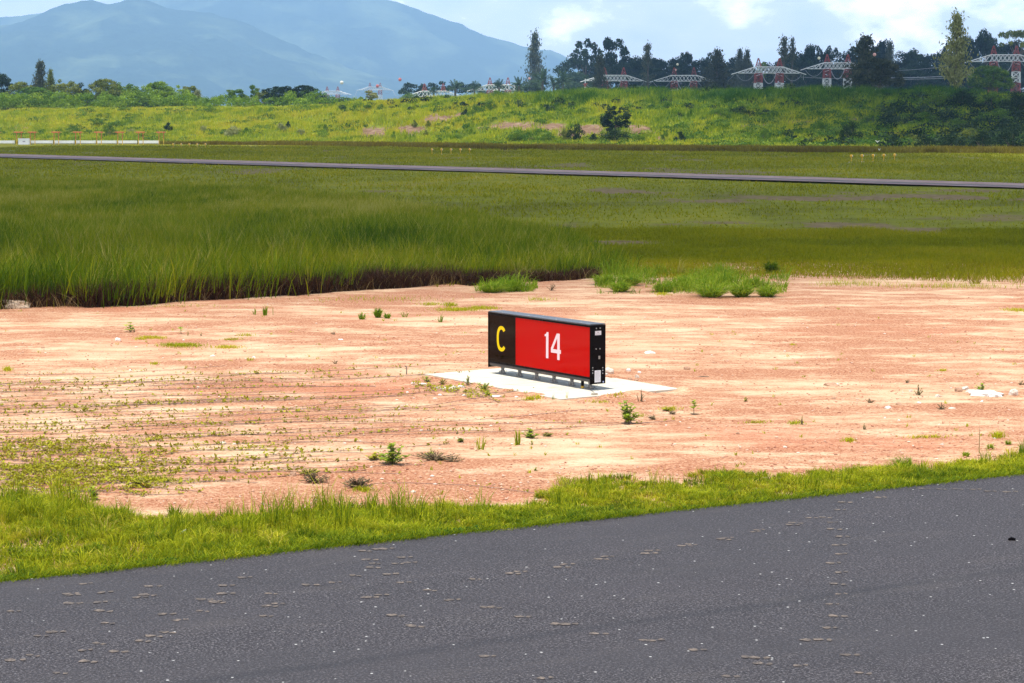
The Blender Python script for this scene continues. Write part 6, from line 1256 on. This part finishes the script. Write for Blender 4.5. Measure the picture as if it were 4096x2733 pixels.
weed(2122, 1752, 90, 44, "round leaved weed right of the tall yellowish clump", 12, 6, .05, "leaf_weed", .9, .3); weed(2185, 1744, 60, 22, "trailing round leaves beside the round leaved weed", 7, 5, .045, "leaf_olive", .9, .6); weed(1846, 1768, 46, 18, "small dark round leaved sprig left of the splayed grass", 5, 5, .05, "leaf_olive", .9, .4); weed(2130, 1778, 22, 20, "tiny weed below the round leaved weed", 3, 5, .035)
weed(2672, 1640, 80, 22, "flat yellow green weed on the sandy strip", 9, 6, .06, "leaf_vine", .6, .5); weed(2688, 1652, 26, 14, "little brown leaved weed under the flat one", 4, 5, .05, "leaf_rust", .7, .4); weed(2562, 1604, 40, 56, "bare twiggy weed behind the tall leafy one", 6, 6, .03, "leaf_rust", .35); weed(2620, 1672, 70, 22, "dark curled weed right of the tall leafy one", 8, 6, .05, "leaf_rust", .3, .3)
weed(520, 1324, 46, 36, "seedling with drooping heart leaves on the left soil", 4, 3, .12, "leaf_weed", .75); weed(540, 1324, 20, 12, "tiny weed at the heart leaved seedling's foot", 3, 4, .03, "leaf_vine"); weed(723, 1333, 18, 26, "lone single leaf seedling on the left soil", 1, 4, .10, "leaf_weed", .8); weed(752, 1338, 14, 20, "thin brownish seedling right of the single leaf one", 2, 5, .04, "leaf_vine"); weed(808, 1340, 16, 16, "tiny forked seedling on the left soil", 2, 4, .04, "leaf_vine")
weed(3674, 1582, 40, 40, "yellow dried weed left of the white rocks", 9, 8, .04, "leaf_pale", .35); weed(3928, 1566, 60, 26, "green weed growing behind the big white rock", 9, 6, .06, "leaf_weed", .6); weed(3765, 1640, 60, 26, "dry dark weed below the rocks on the right", 9, 7, .035, "leaf_rust", .35); weed(3625, 1532, 40, 16, "dark sprig above the yellow dried weed", 5, 6, .03, "leaf_rust", .35, .3); weed(4085, 1540, 50, 20, "dark weed at the right edge above the cream stone", 7, 6, .035, "leaf_rust", .35, .3); weed(3480, 1612, 60, 20, "grey sprig on the soil between pad and white rocks", 7, 6, .03, "leaf_rust", .35, .3); weed(2985, 1605, 22, 18, "small star shaped yellow weed on the sand", 5, 6, .04, "leaf_vine", .4); weed(1830, 1736, 10, 10, "tiny dark seedling in the middle soil", 2, 4, .03, "leaf_dark"); weed(2138, 1880, 14, 14, "tiny green seedling on the soil before the verge", 2, 5, .04); weed(3208, 1698, 30, 40, "thin bare stem with yellow base right of the sand streak", 3, 6, .035, "leaf_vine", .4); weed(3455, 1718, 20, 28, "thin yellow weed on the right soil", 3, 6, .035, "leaf_pale", .4)
weed(1935, 1566, 80, 36, "leafy yellow green weed on rubble at the pad's left side", 12, 8, .05, "leaf_weed", .55, z0=.01); weed(1872, 1546, 40, 40, "upright yellow weed beside the grey block", 6, 7, .045, "leaf_weed", .5); weed(1708, 1528, 40, 22, "small weed near the pad's left tip", 6, 6, .045, "leaf_weed", .6); weed(1950, 1586, 24, 18, "bright weed below the leafy one at the pad", 4, 6, .05, "leaf_weed", .6); weed(1770, 1536, 60, 20, "yellowish weed between rubble stones by the pad", 8, 6, .04, "leaf_vine", .6)
weed(375, 2000, 50, 44, "yellow leaved weed at the verge on the left", 6, 6, .07, "leaf_light", .55); weed(300, 1990, 60, 30, "low green weed left of the yellow leaved one", 7, 6, .05); weed(560, 1945, 100, 46, "grassy leafy clump above the verge on the left", 14, 8, .06, "leaf_vine", .4, .2); weed(1335, 1336, 30, 16, "dark dry sprig on the soil left of the sign", 5, 6, .03, "leaf_rust", .35, .2); weed(1340, 1455, 36, 20, "dry sprig left of the short stake", 5, 6, .03, "leaf_rust", .35, .2)
weed(2205, 1163, 60, 30, "small brown weed on the soil before the tall grass corner", 8, 8, .05, "leaf_rust", .4); weed(2400, 2000, 50, 24, "round leaved weed on the verge's bulge", 8, 5, .05, "leaf_mid", .9, .3); weed(2270, 1945, 60, 20, "dark leaved weed at the bulge's left end", 8, 5, .045, "leaf_mid", .9, .4)
# ------------------------------------------------------------------ stones
def rock(u, v, wpx, hpx, mat, label, seed, name="stone", lump=.35, deep=.7, group="stones lying on the bare soil"):
    g = G(u, v); d = g.y; w, h = wpx / F * d, max(hpx / F * d, .02) * 1.15
    bm = bmesh.new(); bmesh.ops.create_icosphere(bm, subdivisions=3 if wpx > 26 else 2, radius=.5); rs = np.random.default_rng(seed); o_ = rs.uniform(0, 50, 3)
    from mathutils import noise as mn
    for vt in bm.verts:
        q = vt.co * 2.6 + Vector(o_); k = 1 + lump * (mn.noise(q) + .5 * mn.noise(q * 2.3) + .28 * mn.noise(q * 5.1)); vt.co = vt.co * k
        vt.co.x *= w; vt.co.y *= w * deep; vt.co.z = max(vt.co.z, -.18) * h * 1.5
    me = bpy.data.meshes.new(name); bm.to_mesh(me); bm.free()
    o = link(name, me, M[mat], None, (g.x, g.y + w * deep * .3, float(soil_z(g.x, g.y)) + .06 * h)); o.rotation_euler = (0, 0, rs.uniform(-.4, .4)); tag(o, label, "stone", group)
for i, a in enumerate(((30, 1234, 190, 34, "rock_tan", "long pale rock at the left edge before the tall grass"), (66, 1226, 70, 34, "rock_tan", "pale hump rising from the long rock at the left edge"),
 (3950, 1586, 130, 22, "rock_white", "big flat white rock on the right soil"), (3984, 1590, 60, 18, "rock_white", "white rock broken off the big flat one's right end"), (3834, 1570, 34, 18, "rock_brown", "brown rock at the left of the white rocks"), (3862, 1562, 32, 16, "rock_pale", "tan rock between the brown one and the big white rock"), (4056, 1584, 40, 28, "rock_pale", "cream lumpy rock nearest the right edge"), (3885, 1572, 40, 12, "rock_pale", "flat tan stone in front of the tan rock"),
 (3643, 1568, 16, 10, "rock_pale", "pebble left of the yellow dried weed"), (3751, 1592, 22, 12, "rock_pale", "pale rounded stone midway between dried weed and white rocks"), (3676, 1616, 18, 7, "rock_white", "white stone below the yellow dried weed"), (3553, 1637, 34, 9, "rock_white", "flat white slab left of the dry dark weed"), (3596, 1624, 26, 9, "rock_brown", "brown flat stone beside the white slab"), (3929, 1610, 14, 8, "rock_white", "small white stone below the big white rock"), (3808, 1638, 28, 6, "rock_pale", "flat cream stone right of the dry dark weed"), (3540, 1673, 10, 5, "rock_white", "white pebble below the flat white slab"), (3596, 1684, 11, 5, "rock_white", "white pebble right of the lower pebble"),
 (3328, 1547, 60, 12, "rock_brown", "long brown stone on the soil right of the pad"), (3350, 1546, 16, 10, "rock_white", "white chip on the long brown stone's end"), (3334, 1600, 18, 8, "rock_brown", "brown stone below the long brown one"), (2951, 1737, 16, 11, "rock_brown", "round brown stone at the start of the sand streak"), (3140, 1793, 15, 8, "rock_pale", "tan pebble at the end of the sand streak"), (3697, 1884, 34, 14, "rock_pale", "cream stone in the verge notch by the leaning tuft"), (2748, 1479, 28, 14, "rock_brown", "brown clod right of the sign"), (2600, 1412, 46, 9, "rock_white", "flat white stone on the soil behind the sign's right end"),
 (2434, 1497, 44, 26, "rock_pale", "tan rock peeping out behind the sign's end plate"), (2424, 1504, 20, 10, "rock_pale", "small stone under the tan rock at the end plate"), (2514, 1488, 20, 11, "rock_white", "white stone right of the end plate"), (2557, 1494, 16, 9, "rock_white", "second white stone further right of the end plate"), (2549, 1513, 18, 14, "rock_pale", "pointed pale stone at the pad's back edge"), (2518, 1522, 22, 10, "rock_brown", "rusty stone on the pad's back edge"), (2545, 1528, 18, 9, "rock_brown", "rusty stone below the pointed pale one"),
 (1812, 1565, 36, 17, "rock_pale", "grey tan block among rubble left of the pad"), (1754, 1553, 22, 8, "rock_white", "white stone left of the grey tan block"), (1652, 1533, 18, 6, "rock_white", "white pebble left of the pad's tip"), (1690, 1538, 34, 8, "rock_white", "flat white chip below the pad's tip"), (1890, 1561, 44, 9, "rock_brown", "flat brown piece right of the grey tan block"), (1775, 1556, 30, 7, "rock_white", "white flat rubble touching the grey tan block"), (1845, 1552, 34, 7, "rock_white", "white flat rubble behind the brown piece"), (1860, 1588, 24, 6, "rock_white", "small white rubble below the brown piece"), (1985, 1592, 50, 6, "rock_white", "thin white rubble along the pad's front left edge"), (2066, 1594, 18, 5, "rock_white", "white chip at the end of the thin rubble"), (1760, 1584, 16, 6, "rock_white", "white chip among the runners left of the pad"), (1740, 1598, 20, 6, "rock_pale", "tan chip among the runners left of the pad"),
 (178, 1836, 36, 22, "rock_brown", "orange brown rock on the leafy mat at left"), (368, 1911, 36, 18, "rock_brown", "orange rock above the left verge"), (455, 1905, 30, 13, "rock_brown", "orange rock right of the one above the verge"), (392, 1930, 28, 13, "rock_brown", "orange rock below the pair above the verge"), (141, 1962, 20, 10, "rock_pale", "tan stone at the left verge"), (285, 1972, 16, 8, "rock_pale", "tan pebble right of the tan verge stone"), (890, 1776, 30, 9, "rock_pale", "cream stone among the runners at left centre"), (936, 1780, 20, 8, "rock_pale", "smaller cream stone right of the cream one"), (1652, 1968, 22, 9, "rock_pale", "tan stone near the straw coloured clump"), (1172, 1906, 34, 18, "rock_brown", "orange clod beside the olive weed tangle"), (750, 1915, 30, 9, "rock_brown", "flat orange stone above the verge"), (470, 1364, 26, 12, "rock_white", "white stone on the darker gravel at left"), (850, 1428, 20, 8, "rock_white", "white stone in the left soil above the runners"), (1014, 1431, 15, 7, "rock_white", "white pebble right of the white runner stone"), (1363, 1362, 22, 5, "rock_white", "flat white flake left of the sign"), (522, 1485, 12, 6, "rock_white", "small white pebble on the first runner"), (1630, 1570, 12, 5, "rock_white", "tiny white chip left of the runners"), (170, 1396, 14, 8, "rock_brown", "small dark clod at far left"))): rock(*a, 500 + i)
# ------------------------------------------------------------------ small litter
p = G(2812, 1511); mb = MB(); mb.tube([(-.10, -.02, .01), (0, 0, .02), (.10, .03, .012)], [.006, .008, .005], 6); tag(mb.build("stick", M["bark"], None, (p.x, p.y, 0)), "grey stick lying on the soil right of the sign", "stick")
p = G(730, 2156); mb = MB(); mb.tube([(-.03, -.02, .05), (.0, 0, .07), (.035, .02, .085)], [.012, .013, .008], 8); tag(mb.build("bottle_scrap", M["white_plate"], None, (p.x, p.y, 0)), "small white plastic scrap caught in the verge grass", "litter")
p = G(4047, 2162, .06); mb = MB(); mb.tube([(-.03, 0, .005), (0, .01, .012), (.035, -.005, .006)], [.012, .02, .012], 7); tag(mb.build("clod", M["sign_black"], None, (p.x, p.y, .062)), "small black clod on the asphalt near the right edge", "clod")
